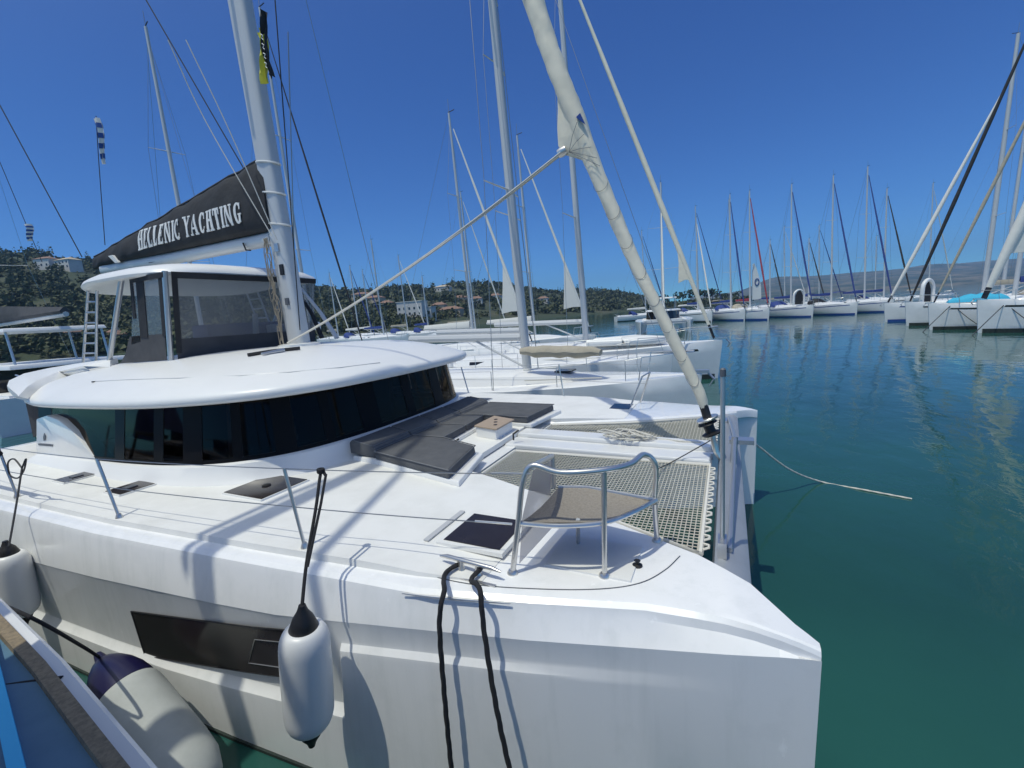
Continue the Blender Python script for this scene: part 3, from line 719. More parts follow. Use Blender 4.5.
# nets
def inside_span(poly, axis, c):
    hits = []
    n = len(poly)
    for i in range(n):
        a, b = poly[i], poly[(i+1) % n]
        if (a[axis]-c)*(b[axis]-c) < 0:
            t = (c-a[axis])/(b[axis]-a[axis]); hits.append(a[1-axis] + (b[1-axis]-a[1-axis])*t)
    hits.sort(); return hits
def trampoline(poly, z, sx, sy, lace_y):
    t = MB(); r = .0048
    def strand(p, q, dz, ph):
        n = max(2, int((Vector(q)-Vector(p)).length/.35)); L = []
        for k in range(n+1):
            v = Vector(p).lerp(Vector(q), k/n); mid = Vector((sum(a[0] for a in poly)/len(poly), sum(a[1] for a in poly)/len(poly), z))
            v.z = z + dz - .035*max(0, 1-((v.x-mid.x)**2+(v.y-mid.y)**2)/1.6); L.append(v)
        t.tube(L, r, 4, True)
    xs0, xs1 = min(p[0] for p in poly), max(p[0] for p in poly); ys0, ys1 = min(p[1] for p in poly), max(p[1] for p in poly)
    x = xs0 + sx
    while x < xs1 - .01:
        h = inside_span(poly, 0, x)
        if len(h) >= 2: strand((x, h[0], z), (x, h[1], z), .003, 0)
        x += sx
    y = ys0 + sy
    while y < ys1 - .01:
        h = inside_span(poly, 1, y)
        if len(h) >= 2: strand((h[0], y, z), (h[1], y, z), -.003, 1)
        y += sy
    net = t.build('trampoline', 'net', cat, smooth=False)
    MB().tube([(a, b, z) for a, b in poly] + [(poly[0][0], poly[0][1], z)], .022, 6).build('net_border', 'netedge', net)
    lc = MB(); xe = xs1; yv = lace_y[0]
    while yv < lace_y[1]:
        lc.tube([(xe-.01, yv-.06, z), (xe+.055, yv-.02, z+.012), (xe+.055, yv+.02, z+.012), (xe-.01, yv+.06, z)], .011, 5); yv += .15
    lc.build('net_lacing', 'netedge', net)
    return net
trampoline([(-3.14, -.20), (-3.14, -1.27), (-1.93, -1.63), (-1.26, -1.94), (-.62, -2.23), (-.62, -.17)], 1.735, .039, .052, (-2.12, -.25))
trampoline([(-3.14, .86), (-.62, .64), (-.62, 2.23), (-1.26, 1.94), (-1.93, 1.63), (-3.14, 1.27)], 1.735, .046, .056, (.7, 2.12))

# ---- bow seat
seat = None
bs = MB()
def tube_path(px, zs=None, ys=None): pass
A0 = Vector((-1.84, -3.0, DZ)); A1 = at(524, 472, y=-2.98)
B0 = Vector((-1.21, -2.82, DZ)); C0 = at(657, 541, z=DZ); C1 = at(652, 456, y=-2.32)
Bt = at(604, 470, y=-2.82)
frame_pts = smooth_path([A0, A0.lerp(A1, .5), A0.lerp(A1, .9), A1 + Vector((.06, .02, .045)), at(560, 472.5, y=-2.93), Bt, at(630, 464, y=-2.62), C1 + Vector((-.05, -.04, .02)), C1 + Vector((.02, .02, -.08)), C1.lerp(C0, .5), C0], 6)
seat = MB().tube(frame_pts, .021, 10).build('bow_seat', 'steel', cat)
MB().tube([B0, B0.lerp(Bt, .5), Bt], .019, 10).build('seat_leg', 'steel', seat)
P0, P1, P2, P3 = at(520, 525, y=-2.98), at(603, 523, y=-2.80), at(656, 498, y=-2.32), at(588, 497, y=-2.22)
SZ = P1.z
P0.z = P2.z = P3.z = SZ
Q0 = Vector((P0.x+.04, -2.28, SZ))
MB().tube(smooth_path([P0, at(560, 526, y=-2.94) , P1, at(632, 513, y=-2.6), P2], 5), .017, 8).build('seat_rail', 'steel', seat)
MB().tube([at(578, 543, z=DZ), at(578, 520, z=SZ) ], .016, 8).build('seat_leg', 'steel', seat)
for (p, q) in ((A0, 0), (B0, 0), (C0, 0)): MB().lathe([(.04, 0), (.04, .012), (.026, .03)], (p.x, p.y, DZ), (0, 0, 1), 14).build('seat_foot', 'steel', seat)
r0 = [P0.lerp(P1, k/6) for k in range(7)] + [P1.lerp(P2, k/6) for k in range(1, 7)]
r1 = [Q0.lerp(P3, k/6) for k in range(7)] + [P3.lerp(P2, k/6) for k in range(1, 7)]
rows = []
for t in (0, .25, .5, .75, 1):
    rows.append([a.lerp(b, t) + Vector((0, 0, .004 - .03*math.sin(t*math.pi))) for a, b in zip(r0, r1)])
MB().loft(rows + [[p - Vector((0, 0, .012)) for p in rw] for rw in rows[::-1]], False).build('seat_sling', 'meshseat', seat)
MB().tube([Q0, P3, P2], .017, 8).build('seat_rail', 'steel', seat)
# backrest: stainless bow with a lilac mesh sling between
D1 = at(552, 456, y=-2.3); D0 = Vector((D1.x - .02, -2.3, DZ+.02))
E1 = A1 + Vector((.06, .02, .04))
br = MB().tube([E1, D1, D1 + Vector((0, .01, -.08)), Vector((D1.x, D1.y, SZ))], .021, 10).build('backrest', 'steel', seat)
bl, bh = [], []
for k in range(7):
    t = k/6; a_ = E1.lerp(D1, t); b_ = Vector((-1.80, -2.96, DZ+.06)).lerp(Vector((-1.76, -2.3, DZ+.06)), t)
    bl.append(a_ - Vector((0, 0, .03))); bh.append(b_)
MB().loft([bl, [a.lerp(b, .5) + Vector((-.03, 0, 0)) for a, b in zip(bl, bh)], bh], False).build('backrest_sling', 'sling', seat)

# ---- stanchions, lifelines, cleat
sp = [((-3.62, -3.31, ZD), (-3.70, -3.33, 2.52)), ((-6.14, -3.52, ZD), (-6.30, -3.54, 2.46)), ((-8.36, -3.62, ZD), (-8.50, -3.64, 2.46)), ((-10.6, -3.62, ZD), (-10.7, -3.62, 2.46))]
for a, b in sp:
    s_ = MB().tube([a, b], .0145, 10).build('stanchion', 'steel', cat)
    MB().lathe([(.035, 0), (.035, .01), (.02, .05)], (a[0], a[1], ZD-.005), (0, 0, 1), 12).build('stanchion_base', 'steel', s_)
    MB().tube([Vector(a) + Vector((.05, .05, .01)), Vector(a) + Vector((.2, .1, .012)), Vector(a) + Vector((.24, .2, .012))], .004, 5)
    f = [(x, -y, z) for x, y, z in (a, b)]
    MB().tube(f, .0145, 10).build('stanchion', 'steel', cat)
up0 = at(530, 474, y=-2.98); lo0 = at(512, 524, y=-3.0)
for lvl, st0 in ((1.0, up0), (.52, lo0)):
    pts = [st0] + [Vector(a).lerp(Vector(b), lvl) for a, b in sp]
    for a, b in zip(pts, pts[1:]):
        MB().tube(sag(a, b, .008, 6), .0042, 6).build('lifeline', 'wire', cat)
        MB().tube([(p.x, -p.y, p.z) for p in sag(a, b, .008, 6)], .0042, 6).build('lifeline', 'wire', cat)
    MB().tube([st0, st0 + (pts[1]-st0).normalized()*.28], .008, 8).build('lifeline_end', 'steel', cat)
cc = Vector((-2.14, -3.10, DZ))
cl = MB().tube([cc + Vector((-.27, .02, .075)), cc + Vector((-.2, .015, .085)), cc + Vector((.2, -.015, .085)), cc + Vector((.27, -.02, .075))], [.008, .018, .018, .008], 10).build('cleat', 'steel', cat)
for dx in (-.07, .07): MB().lathe([(.035, 0), (.022, .03), (.018, .085)], cc + Vector((dx, 0, 0)), (0, 0, 1), 12).build('cleat_foot', 'steel', cl)
MB().box((cc.x-.26, cc.y-.1, DZ), (cc.x+.26, cc.y-.075, DZ+.01)).build('chafe_plate', 'steel', cl)

# ================================================================== things lying on or hanging from the catamaran
def pad(name, poly, z0, z1, label, seams=()):
    o = MB().prism(poly, z0, z1, .015).build(name, 'cushion', None, bevel=.03, angle=50)
    tag(o, label, 'cushion', 'deck cushions')
    MB().tube([(x, y, z1-.004) for x, y in poly + poly[:1]], .0075, 6).build('piping', 'piping', o)
    return o
pad('deck_cushion', [(-4.60, -1.40), (-3.20, -1.76), (-3.38, -.86), (-4.06, -.60), (-4.60, -.60)], 1.89, 2.0, 'charcoal seat cushion nearest the bow seat, beside the near trampoline')
pad('deck_cushion', [(-4.60, -.585), (-4.06, -.585), (-4.10, .09), (-4.60, .09)], 1.89, 2.0, 'small charcoal seat cushion between near long cushion and middle of saloon front')
pad('deck_cushion', [(-4.60, .105), (-4.10, .105), (-4.16, .77), (-4.60, .77)], 1.89, 2.0, 'small charcoal seat cushion behind the wooden step table')
pad('deck_cushion', [(-4.60, .785), (-4.16, .785), (-3.34, .73), (-3.25, 1.73), (-4.60, 1.78)], 1.89, 2.0, 'long charcoal seat cushion on far side, beside the far trampoline')
def backpad(y0, y1, lab):
    rr = []
    for y in (y0, (y0+y1)/2, y1):
        xo = interp([(-2, -5.08), (-1, -5.0), (0, -4.97), (1, -5.0), (2, -5.08)], y)
        rr.append([(-4.615, y, 1.89), (-4.615, y, 2.01), (-4.66, y, 2.045), (xo, y, 2.11), (xo-.04, y, 2.07), (xo-.04, y, 1.92)])
    o = MB().loft(rr, True, True, True).build('backrest_cushion', 'cushion', None, bevel=.02, angle=50); tag(o, lab, 'cushion', 'backrest cushions under the saloon windows')
    MB().tube([(-4.66, y0+.01, 2.045), (-4.99, y0+.01, 2.105), (-5.0, y1-.01, 2.105), (-4.66, y1-.01, 2.045), (-4.66, y0+.01, 2.045)], .007, 6).build('piping', 'piping', o)
backpad(-1.36, -.61, 'sloping charcoal backrest cushion behind nearest long cushion, under saloon glass')
backpad(-.59, .09, 'sloping charcoal backrest cushion under saloon glass, second from the near end')
backpad(.11, .77, 'sloping charcoal backrest cushion under saloon glass, third from the near end')
backpad(.79, 1.76, 'sloping charcoal backrest cushion under saloon glass at the far end')
# moulded seat base below the cushions
MB().prism([(-5.05, -1.36), (-4.6, -1.42), (-3.05, -1.80), (-3.28, -.84), (-4.02, -.58), (-4.08, .78), (-3.26, .71), (-3.12, 1.77), (-5.05, 1.8)], ZD-.01, 1.888, .02).build('seat_base', 'roof', cat, smooth=False, bevel=.02)
tb = MB().prism([(-3.9, .04), (-3.5, -.06), (-3.5, .5), (-3.9, .66)], ZD-.01, 1.985).build('step_box', 'gel', cat, smooth=False, bevel=.02)
MB().prism([(-3.92, .03), (-3.47, -.09), (-3.47, .52), (-3.92, .69)], 1.985, 2.01).build('step_top', 'teak', tb, smooth=False, bevel=.008)
for k in range(3):
    MB().lathe([(.03, 0), (.03, .004)], (-3.6-.08*k, .12+.16*k, 2.011), (0, 0, 1), 12).build('cup_hole', 'black', tb)
for (x, y) in ((-3.25, .0), (-3.9, -.6)):
    MB().tube([(x, y, ZD), (x, y, ZD+.09), (x+.07, y+.05, ZD+.14)], .014, 8).build('deck_eye', 'black', cat)

def fender(name, base, ax, L, r, body, capm, label, group=None, caplen=.16, n=28):
    root = thing(name, label, 'fender', base, 0, group)
    a = Vector(ax).normalized(); b = Vector(base)
    A = [k/6 for k in range(7)]
    e0 = [(r*(.58+.42*math.sin(t*math.pi/2)), caplen + .9*r*(1-math.cos(t*math.pi/2))) for t in A]
    pr = e0 + [(r*1.01, L*.42), (r*1.01, L*.58)] + [(q, L-h) for q, h in e0[::-1]]
    MB().lathe(pr, b, a, n).build('fender_body', body, root, angle=60)
    for s, h0 in ((1, 0), (-1, L)):
        MB().lathe([(r*.14, 0), (r*.17, .02), (r*.24, .05), (r*.40, caplen*.55), (r*.585, caplen+.004), (r*.50, caplen+.03)], b + a*h0, a*s, n).build('fender_cap', capm, root, angle=60)
    return root
f1 = fender('fender', at(302, 605, y=-3.84), (-.10, -.01, -1), 1.14, .165, 'fender', 'black', 'white cylindrical fender with black ends hanging beside the dark hull window', 'fenders hung from lifelines', .17)
f2 = fender('fender', at(5, 541, y=-3.99), (-.05, 0, -1), 1.05, .165, 'fender', 'black', 'white fender with black top cut by the left frame edge, behind the blue deck', 'fenders hung from lifelines', .15)
def ropething(name, pts, r, mt, label, n=8, smooth_n=6):
    if r > .0155 and mt in ('blackrope', 'whiterope'): o = MB().laid(smooth_path(pts, 26), r).build(name, mt, None, angle=80)
    else: o = MB().tube(smooth_path(pts, smooth_n), r, n).build(name, mt, None)
    tag(o, label, 'rope'); return o
t1 = Vector((-3.42, -3.34, 2.50)); b1 = at(302, 606, y=-3.84)
t1 = at(321, 472, y=-3.36)
ropething('fender_line', [t1 + Vector((.02, .02, -.03)), t1, t1.lerp(b1, .3), t1.lerp(b1, .7) + Vector((-.015, 0, 0)), b1], .012, 'blackrope', 'black line tying the white fender beside hull window to the lifeline')
kn = MB()
for k in range(3): kn.tube([t1 + Vector((.025*math.cos(a), .02*math.sin(a), .01*k)) for a in [j*math.pi/5 for j in range(11)]], .010, 6)
kn.tube([t1, t1 + Vector((.05, 0, -.015)), t1.lerp(b1, .25) + Vector((.045, 0, 0)), t1.lerp(b1, .72) + Vector((.02, -.02, 0))], .010, 6)
k_ = kn.build('rope_knot', 'blackrope', None); tag(k_, 'black knot on the lifeline above the white fender with hull window', 'knot')
t2 = at(22, 468, y=-3.66); b2 = at(9, 546, y=-4.02)
ropething('fender_line', [t2, t2.lerp(b2, .5) + Vector((.01, 0, 0)), b2], .010, 'darkwire', 'thin dark line holding the fender at the left frame edge')
lp = [at(u, v, y=-3.66) for u, v in ((22, 468), (14, 459), (8, 463), (10, 475), (18, 478), (24, 470), (26, 459), (22, 468))]
ropething('rope_loop', lp, .009, 'darkwire', 'dark rope loop knotted on the lifeline left of the cabin fin')
# mooring ropes from the cleat
ropething('mooring_rope', [cc + Vector((-.09, .03, .05)), cc + Vector((-.12, -.14, .05)), at(444, 591, y=-3.44), at(439.5, 622, y=-3.51), at(444, 690, y=-3.54), at(452, 775, y=-3.55), Vector((-2.08, -3.62, -.3))], .0165, 'blackrope', 'thick black mooring rope, left one of the pair falling from the bow cleat')
ropething('mooring_rope', [cc + Vector((.09, .02, .05)), cc + Vector((.10, -.14, .05)), at(479.5, 589, y=-3.41), at(484, 630, y=-3.47), at(495, 700, y=-3.52), at(511, 775, y=-3.53), Vector((-1.45, -3.6, -.3))], .0165, 'blackrope', 'thick black mooring rope, right one of the pair falling from the bow cleat')
a0 = at(753, 442, y=2.98); w0 = at(822, 482, z=.02); w1 = at(912, 499, z=.012)
ropething('mooring_rope', [a0, a0.lerp(w0, .5) - Vector((0, 0, .12)), w0, w0.lerp(w1, .5), w1], .016, 'whiterope', 'pale mooring line running from far bow into the water')
# rope coil on the longeron
cp = []
for k in range(90):
    a = k*.55; rr_ = .13 + .05*math.sin(k*1.7); cp.append((-1.7 + rr_*1.6*math.cos(a) + .12*math.sin(k*.13), .42 + rr_*.9*math.sin(a), 1.84 + .0009*k + .012*math.sin(k*2.3)))
o = MB().tube(cp, .012, 5).build('rope_coil', 'whiterope', None); tag(o, 'loose coil of pale rope lying on the white beam between trampolines', 'rope')
ropething('rope_tail', [(-1.5, .45, 1.83), (-1.2, .5, 1.82), (-1.0, .42, 1.83), (-.75, .45, 1.82)], .012, 'whiterope', 'pale rope end lying on the beam beside the rope coil')
ropething('furling_line', [(-.62, -.05, 2.0), at(672, 462, y=-.22), at(655, 470, z=1.83)], .007, 'darkwire', 'thin dark line from furler drum to the white beam')
# bundle of halyards at the mast foot
random.seed(3)
for j, lab in enumerate(('tan halyard hank hanging highest on the mast foot', 'tan halyard hank hanging low on the mast foot')):
    hb_ = MB()
    for k in range(6):
        z0 = 5.25 - j*.8; dx = random.uniform(-.06, .08); pp = []
        for i in range(9):
            t = i/8; pp.append((-7.72 + .04*j + dx + .04*math.sin(t*9+k), -.17-.04*random.random(), z0 - t*(.75+.4*random.random()) ))
        hb_.tube(smooth_path(pp, 3), .008, 5)
    o = hb_.build('halyard_hank', 'rope', None); tag(o, lab, 'rope')
for k, (u0, v0, u1, v1, yy_, lab) in enumerate(((275, 0, 300, 330, -.15, 'dark halyard running up close beside the mast'), (288, 32, 296, 315, .1, 'grey halyard running up right of the mast, above the hanging flag'))):
    ropething('halyard', [at(u0, v0, y=yy_), at((u0+u1)/2, (v0+v1)/2, y=yy_), at(u1, v1, y=yy_)], .009, 'darkwire' if k == 0 else 'wire', lab)
for (pp, lab) in ((((186, 40), (230, 132), (277, 240)), 'pale flag halyard slanting across the front of the black sail bag'), (((168, 40), (205, 120), (272, 236)), 'pale halyard left of the other one across the sail bag')):
    ropething('flag_halyard', [at(u, v, y=-.78+.22*i) for i, (u, v) in enumerate(pp)], .008, 'whiterope', lab)
#@@PART3
# ================================================================== WATER AND LAND
def water_mat():
    m = bpy.data.materials.new('harbour_water'); m.use_nodes = True
    n = m.node_tree.nodes; l = m.node_tree.links; b = n['Principled BSDF']
    b.inputs['Roughness'].default_value = .045; b.inputs['IOR'].default_value = 1.33
    tc = n.new('ShaderNodeTexCoord')
    t = n.new('ShaderNodeTexNoise'); t.inputs['Scale'].default_value = .16; t.inputs['Detail'].default_value = 5
    rp = n.new('ShaderNodeValToRGB'); rp.color_ramp.elements[0].position = .35; rp.color_ramp.elements[1].position = .72
    rp.color_ramp.elements[0].color = (.015, .064, .056, 1); rp.color_ramp.elements[1].color = (.022, .102, .084, 1)
    l.new(tc.outputs['Object'], t.inputs['Vector']); l.new(t.outputs[0], rp.inputs[0]); l.new(rp.outputs[0], b.inputs['Base Color'])
    prev = None
    for sc, st, stretch, det in ((.55, .13, (1, .55, 1), 2), (2.3, .12, (1, .7, 1), 4)):
        mp = n.new('ShaderNodeMapping'); mp.inputs['Scale'].default_value = stretch; mp.inputs['Rotation'].default_value = (0, 0, .5)
        w_ = n.new('ShaderNodeTexNoise'); w_.inputs['Scale'].default_value = sc; w_.inputs['Detail'].default_value = det; w_.inputs['Distortion'].default_value = .4
        bp = n.new('ShaderNodeBump'); bp.inputs['Strength'].default_value = st; bp.inputs['Distance'].default_value = .35 if sc < 1 else .10
        l.new(tc.outputs['Object'], mp.inputs[0]); l.new(mp.outputs[0], w_.inputs['Vector']); l.new(w_.outputs[0], bp.inputs['Height'])
        if prev: l.new(prev.outputs[0], bp.inputs['Normal'])
        prev = bp
    l.new(prev.outputs[0], b.inputs['Normal'])
    return m
M['water'] = water_mat()
wt = MB().add([(-5000, -300, 0), (4500, -300, 0), (4500, 6500, 0), (-5000, 6500, 0)], [(0, 1, 2, 3)]).build('water', 'water', None, smooth=False)
tag(wt, 'calm teal harbour water', None, None, 'structure')

def vh(u): return 316 - .07*(u-512)
SKY1 = [(-400, 268), (0, 263), (60, 262), (100, 266), (200, 280), (310, 290), (360, 292), (400, 288), (425, 287), (440, 284.5), (460, 283), (490, 283), (515, 286.5), (540, 290.5), (555, 292), (578, 290), (600, 290.5), (625, 292.5), (645, 297), (655, 303), (664, 306.5), (700, 306)]
D0 = [(-400, 110), (0, 125), (300, 170), (480, 260), (560, 330), (655, 420), (700, 430)]
D1 = [(-400, 380), (0, 400), (300, 470), (480, 600), (560, 640), (655, 720), (700, 730)]
def hillpt(u, t):
    d0, d1 = interp(D0, u), interp(D1, u); d = d0 + (d1-d0)*t
    p = at(u, vh(u), d=d)
    hr = max(.6, (vh(u)-interp(SKY1, u))/F_PX*d1 + CAM.z - 4.5)
    pr = interp([(0, .0), (.03, .03), (.2, .2), (.5, .56), (.8, .9), (1, 1), (1.3, .8), (1.7, .3)], t)
    nz = .06*math.sin(u*.045+t*7)*math.sin(t*9+u*.02) if t < .95 else 0
    p.z = hr*(pr + nz*min(1, t*2)) - (.6 if t <= 0 else 0)
    return p
US = list(range(-420, 701, 14)); TS = [0, .03, .08, .14, .2, .28, .36, .44, .52, .6, .68, .76, .84, .92, 1, 1.15, 1.4, 1.7]
M['earth'] = mat('scrub_hillside', (.040, .055, .026), .95, noise=(.03, (.10, .092, .055), .48, .74))
g = MB().loft([[hillpt(u, t) for t in TS] for u in US], False).build('hills', 'earth', None); tag(g, None, None, None, 'structure')
def terrain_hit(u, v):
    best = None
    for k in range(1, 120):
        t = k/100; p = hillpt(u, t)
        q = p - CAM; vv = 384 + F_PX*q.dot(DOWN)/q.dot(FWD)
        if vv <= v: return p
        best = p
    return best
SKY2 = [(640, 299), (700, 297), (735, 293), (745, 290), (760, 284.5), (775, 279.5), (800, 278), (830, 276), (850, 274), (880, 272), (910, 269), (950, 265.5), (1000, 261), (1100, 256), (1300, 262)]
def mount(u, t):
    d = 1500 + 1700*t; p = at(u, vh(u), d=d)
    hr = max(1, (vh(u)-interp(SKY2, u))/F_PX*3200 + CAM.z)
    pr = interp([(0, 0), (.1, .14), (.35, .34), (.6, .6), (.85, .9), (1, 1), (1.3, .7)], t)
    p.z = hr*pr*(1 + .10*math.sin(u*.06+t*6)*math.sin(t*8+u*.017)*(t < .95)) - (2 if t <= 0 else 0)
    return p
M['mountain'] = mat('dry_maquis_mountain', (.022, .045, .024), .95, noise=(.009, (.20, .165, .11), .44, .64))
g = MB().loft([[mount(u, t) for t in (0, .08, .16, .25, .35, .45, .55, .65, .75, .85, .93, 1, 1.15, 1.4)] for u in range(690, 1320, 8)], False).build('mountains', 'mountain', None); tag(g, None, None, None, 'structure')

def leaf_mat(name, c0, c1):
    m = bpy.data.materials.new(name); m.use_nodes = True
    n = m.node_tree.nodes; l = m.node_tree.links; b = n['Principled BSDF']; b.inputs['Roughness'].default_value = .7; b.inputs['Specular IOR Level'].default_value = .25
    ge = n.new('ShaderNodeNewGeometry'); tc = n.new('ShaderNodeTexCoord'); t = n.new('ShaderNodeTexNoise'); t.inputs['Scale'].default_value = .045; t.inputs['Detail'].default_value = 3
    ad = n.new('ShaderNodeMath'); ad.operation = 'MULTIPLY_ADD'; ad.inputs[1].default_value = .45
    rp = n.new('ShaderNodeValToRGB'); rp.color_ramp.elements[0].position = .45; rp.color_ramp.elements[1].position = .95
    rp.color_ramp.elements[0].color = (*c0, 1); rp.color_ramp.elements[1].color = (*c1, 1)
    l.new(tc.outputs['Object'], t.inputs['Vector']); l.new(ge.outputs['Random Per Island'], ad.inputs[0]); l.new(t.outputs[0], ad.inputs[2]); l.new(ad.outputs[0], rp.inputs[0]); l.new(rp.outputs[0], b.inputs['Base Color'])
    return m
M['leaf'] = leaf_mat('olive_cypress_foliage', (.022, .036, .016), (.115, .125, .058))
M['pine'] = leaf_mat('pine_foliage', (.012, .026, .010), (.045, .065, .022))
M['bark'] = mat('bark', (.09, .065, .045), .9)
def crown(mb, c, rx, rz, n, leaf, rnd):
    for _ in range(n):
        th = rnd.uniform(0, 6.283); ph = math.acos(rnd.uniform(-.75, 1)); k = rnd.uniform(.55, 1.05)
        p = Vector((c[0]+rx*k*math.sin(ph)*math.cos(th), c[1]+rx*k*math.sin(ph)*math.sin(th), c[2]+rz*k*math.cos(ph)))
        a = Vector((rnd.uniform(-1, 1), rnd.uniform(-1, 1), rnd.uniform(-1, 1))).normalized(); b = a.orthogonal().normalized()
        s = leaf*rnd.uniform(.6, 1.3); c_ = a.cross(b)
        mb.add([p+b*s, p+c_*s*.8+a*s*.3, p-b*s*.9, p-c_*s*.8+a*s*.25], [(0, 1, 2, 3)])
rnd = random.Random(11)
wood = MB()
for i in range(2700):
    u = rnd.uniform(-300, 668); t = rnd.uniform(.02, 1.02)**.85
    p = hillpt(u, t); d = (p-CAM).dot(FWD)
    if rnd.random() < .22 and .2 < t < .9 and math.sin(u*.07+t*11) > .2: continue
    tall = rnd.random() < .12
    rx = rnd.uniform(2.2, 4.8)*(.45 if tall else 1); rz = rnd.uniform(2.0, 3.6)*(2.0 if tall else 1)
    crown(wood, (p.x, p.y, p.z+rz*.75), rx, rz, 26 if d > 300 else 44, (rx*.42 if d > 300 else rx*.30), rnd)
for i in range(620):
    u = rnd.uniform(-160, 420); t = rnd.uniform(.012, .22); p = hillpt(u, t); rx = rnd.uniform(1.8, 4.4); rz = rnd.uniform(1.6, 3.2)
    crown(wood, (p.x, p.y, p.z+rz*.7), rx, rz, 40, rx*.30, rnd)
o = wood.build('hillside_wood', 'leaf', None, smooth=False); tag(o, 'dark green scrub and trees covering the hillside', 'woodland', None, 'stuff')
# separate pines along the far shore and the left skyline
def tree(name, base, h, rx, lab, grp, flat=.55, mt='pine', n=110, trunk=.5):
    r = thing(name, lab, 'tree', base, 0, grp); b = Vector(base)
    MB().tube([b - Vector((0, 0, .3)), b + Vector((.05*h, 0, h*trunk*.6)), b + Vector((.02*h, .03*h, h*.8))], [h*.035, h*.026, h*.012], 7).build('trunk', 'bark', r)
    mb = MB()
    for k in range(6):
        a = k*1.05 + rnd.random(); q = b + Vector((rx*.5*math.cos(a), rx*.5*math.sin(a), h*(.62+.3*rnd.random())))
        crown(mb, q, rx*.62, rx*.62*flat, n//6, rx*.17, rnd)
    mb.build('crown', mt, r, smooth=False)
    return r
labs = ['dark shore pine nearest the far catamaran, left end of its row', 'dark shore pine, second from the left behind the white sail clew', 'tallest umbrella pine on the far shore', 'dark shore pine right of the tallest umbrella pine', 'low shore pine behind the first far yachts', 'low shore pine at right end of the dark row']
for (u, d, h), lab in zip(((664, 400, 11), (682, 400, 13), (697, 395, 15), (712, 400, 14), (722, 410, 11), (735, 420, 10)), labs):
    p = at(u, vh(u), d=d); tree('pine_tree', (p.x, p.y, .3), h, h*.55, lab, 'pines on the far shore')
isl = []
sh = []
for u in range(640, 752, 8):
    p0, p1, p2 = at(u, vh(u), d=372), at(u, vh(u), d=395), at(u, vh(u), d=440); sh.append([(p0.x, p0.y, -.3), (p0.x, p0.y, .7), (p1.x, p1.y, 1.2), (p2.x, p2.y, 2.2), (p2.x, p2.y, -.3)])
g = MB().loft(sh, False).build('far_shore', 'earth', None); tag(g, None, None, None, 'structure')
und = MB()
for i in range(150):
    u = rnd.uniform(645, 750); p = at(u, vh(u), d=rnd.uniform(376, 430)); r_ = rnd.uniform(1.8, 4.2); crown(und, (p.x, p.y, .8+r_*.6), r_, r_*.8, 30, r_*.35, rnd)
o = und.build('shore_scrub', 'leaf', None, smooth=False); tag(o, 'low dark scrub along the far shore', 'scrub', None, 'stuff')
for (u, h, lab) in ((8, 9, 'pine on left skyline nearest the frame edge'), (24, 12, 'tall dark pine on the left skyline above the black sail cover'), (52, 10, 'pointed pine on the left skyline beside two white houses'), (66, 8, 'small pine just left of the white houses')):
    p = hillpt(u, .97); tree('pine_tree', tuple(p), h, h*.38, lab, 'pines on the left skyline', .9)

# houses on the hillside
M['wall_white'] = mat('white_render', (.62, .60, .56), .85, noise=(.8, (.54, .52, .47), .4, .8)); M['wall_cream'] = mat('cream_render', (.50, .42, .31), .85, noise=(.8, (.43, .36, .26), .4, .8))
M['tile'] = mat('terracotta_tiles', (.27, .165, .12), .85, noise=(1.5, (.21, .125, .09), .4, .7)); M['dimglass'] = mat('dim_window_glass', (.02, .024, .03), .15)
def house(u, v, wd, dp, ht_, rz, wall, roofm, lab, grp='houses on the hillside', flat=False):
    p = terrain_hit(u, v); r = thing('hillside_house', lab, 'house', (p.x, p.y, p.z), rz, grp)
    w2, d2 = wd/2, dp/2
    wl = MB().box((-w2, -d2, -2.5), (w2, d2, ht_)).build('wall', wall, r, smooth=False, local=True)
    if flat:
        MB().box((-w2-.3, -d2-.3, ht_+.003), (w2+.3, d2+.3, ht_+.4)).build('roof', wall, r, smooth=False, local=True)
    else:
        rf = MB().add([(-w2-.5, -d2-.5, ht_+.003), (w2+.5, -d2-.5, ht_+.003), (w2+.5, d2+.5, ht_+.003), (-w2-.5, d2+.5, ht_+.003), (-w2*.45, 0, ht_+1.9), (w2*.45, 0, ht_+1.9)],
                      [(0, 3, 2, 1), (0, 1, 5, 4), (2, 3, 4, 5), (1, 2, 5), (3, 0, 4)]).build('roof', roofm, r, smooth=False, local=True)
        MB().box((w2*.3, .4, ht_+.9), (w2*.3+.6, 1.0, ht_+2.4)).build('chimney', wall, rf, smooth=False, local=True)
    n = max(2, int(wd/3)); fl = max(1, int(ht_/2.9))
    for k in range(n):
        for f in range(fl):
            x = -w2 + wd*(k+.5)/n; z = .9 + 2.9*f
            MB().box((x-.55, -d2-.06, z), (x+.55, -d2+.05, z+1.35)).build('window', 'dimglass', r, smooth=False, local=True)
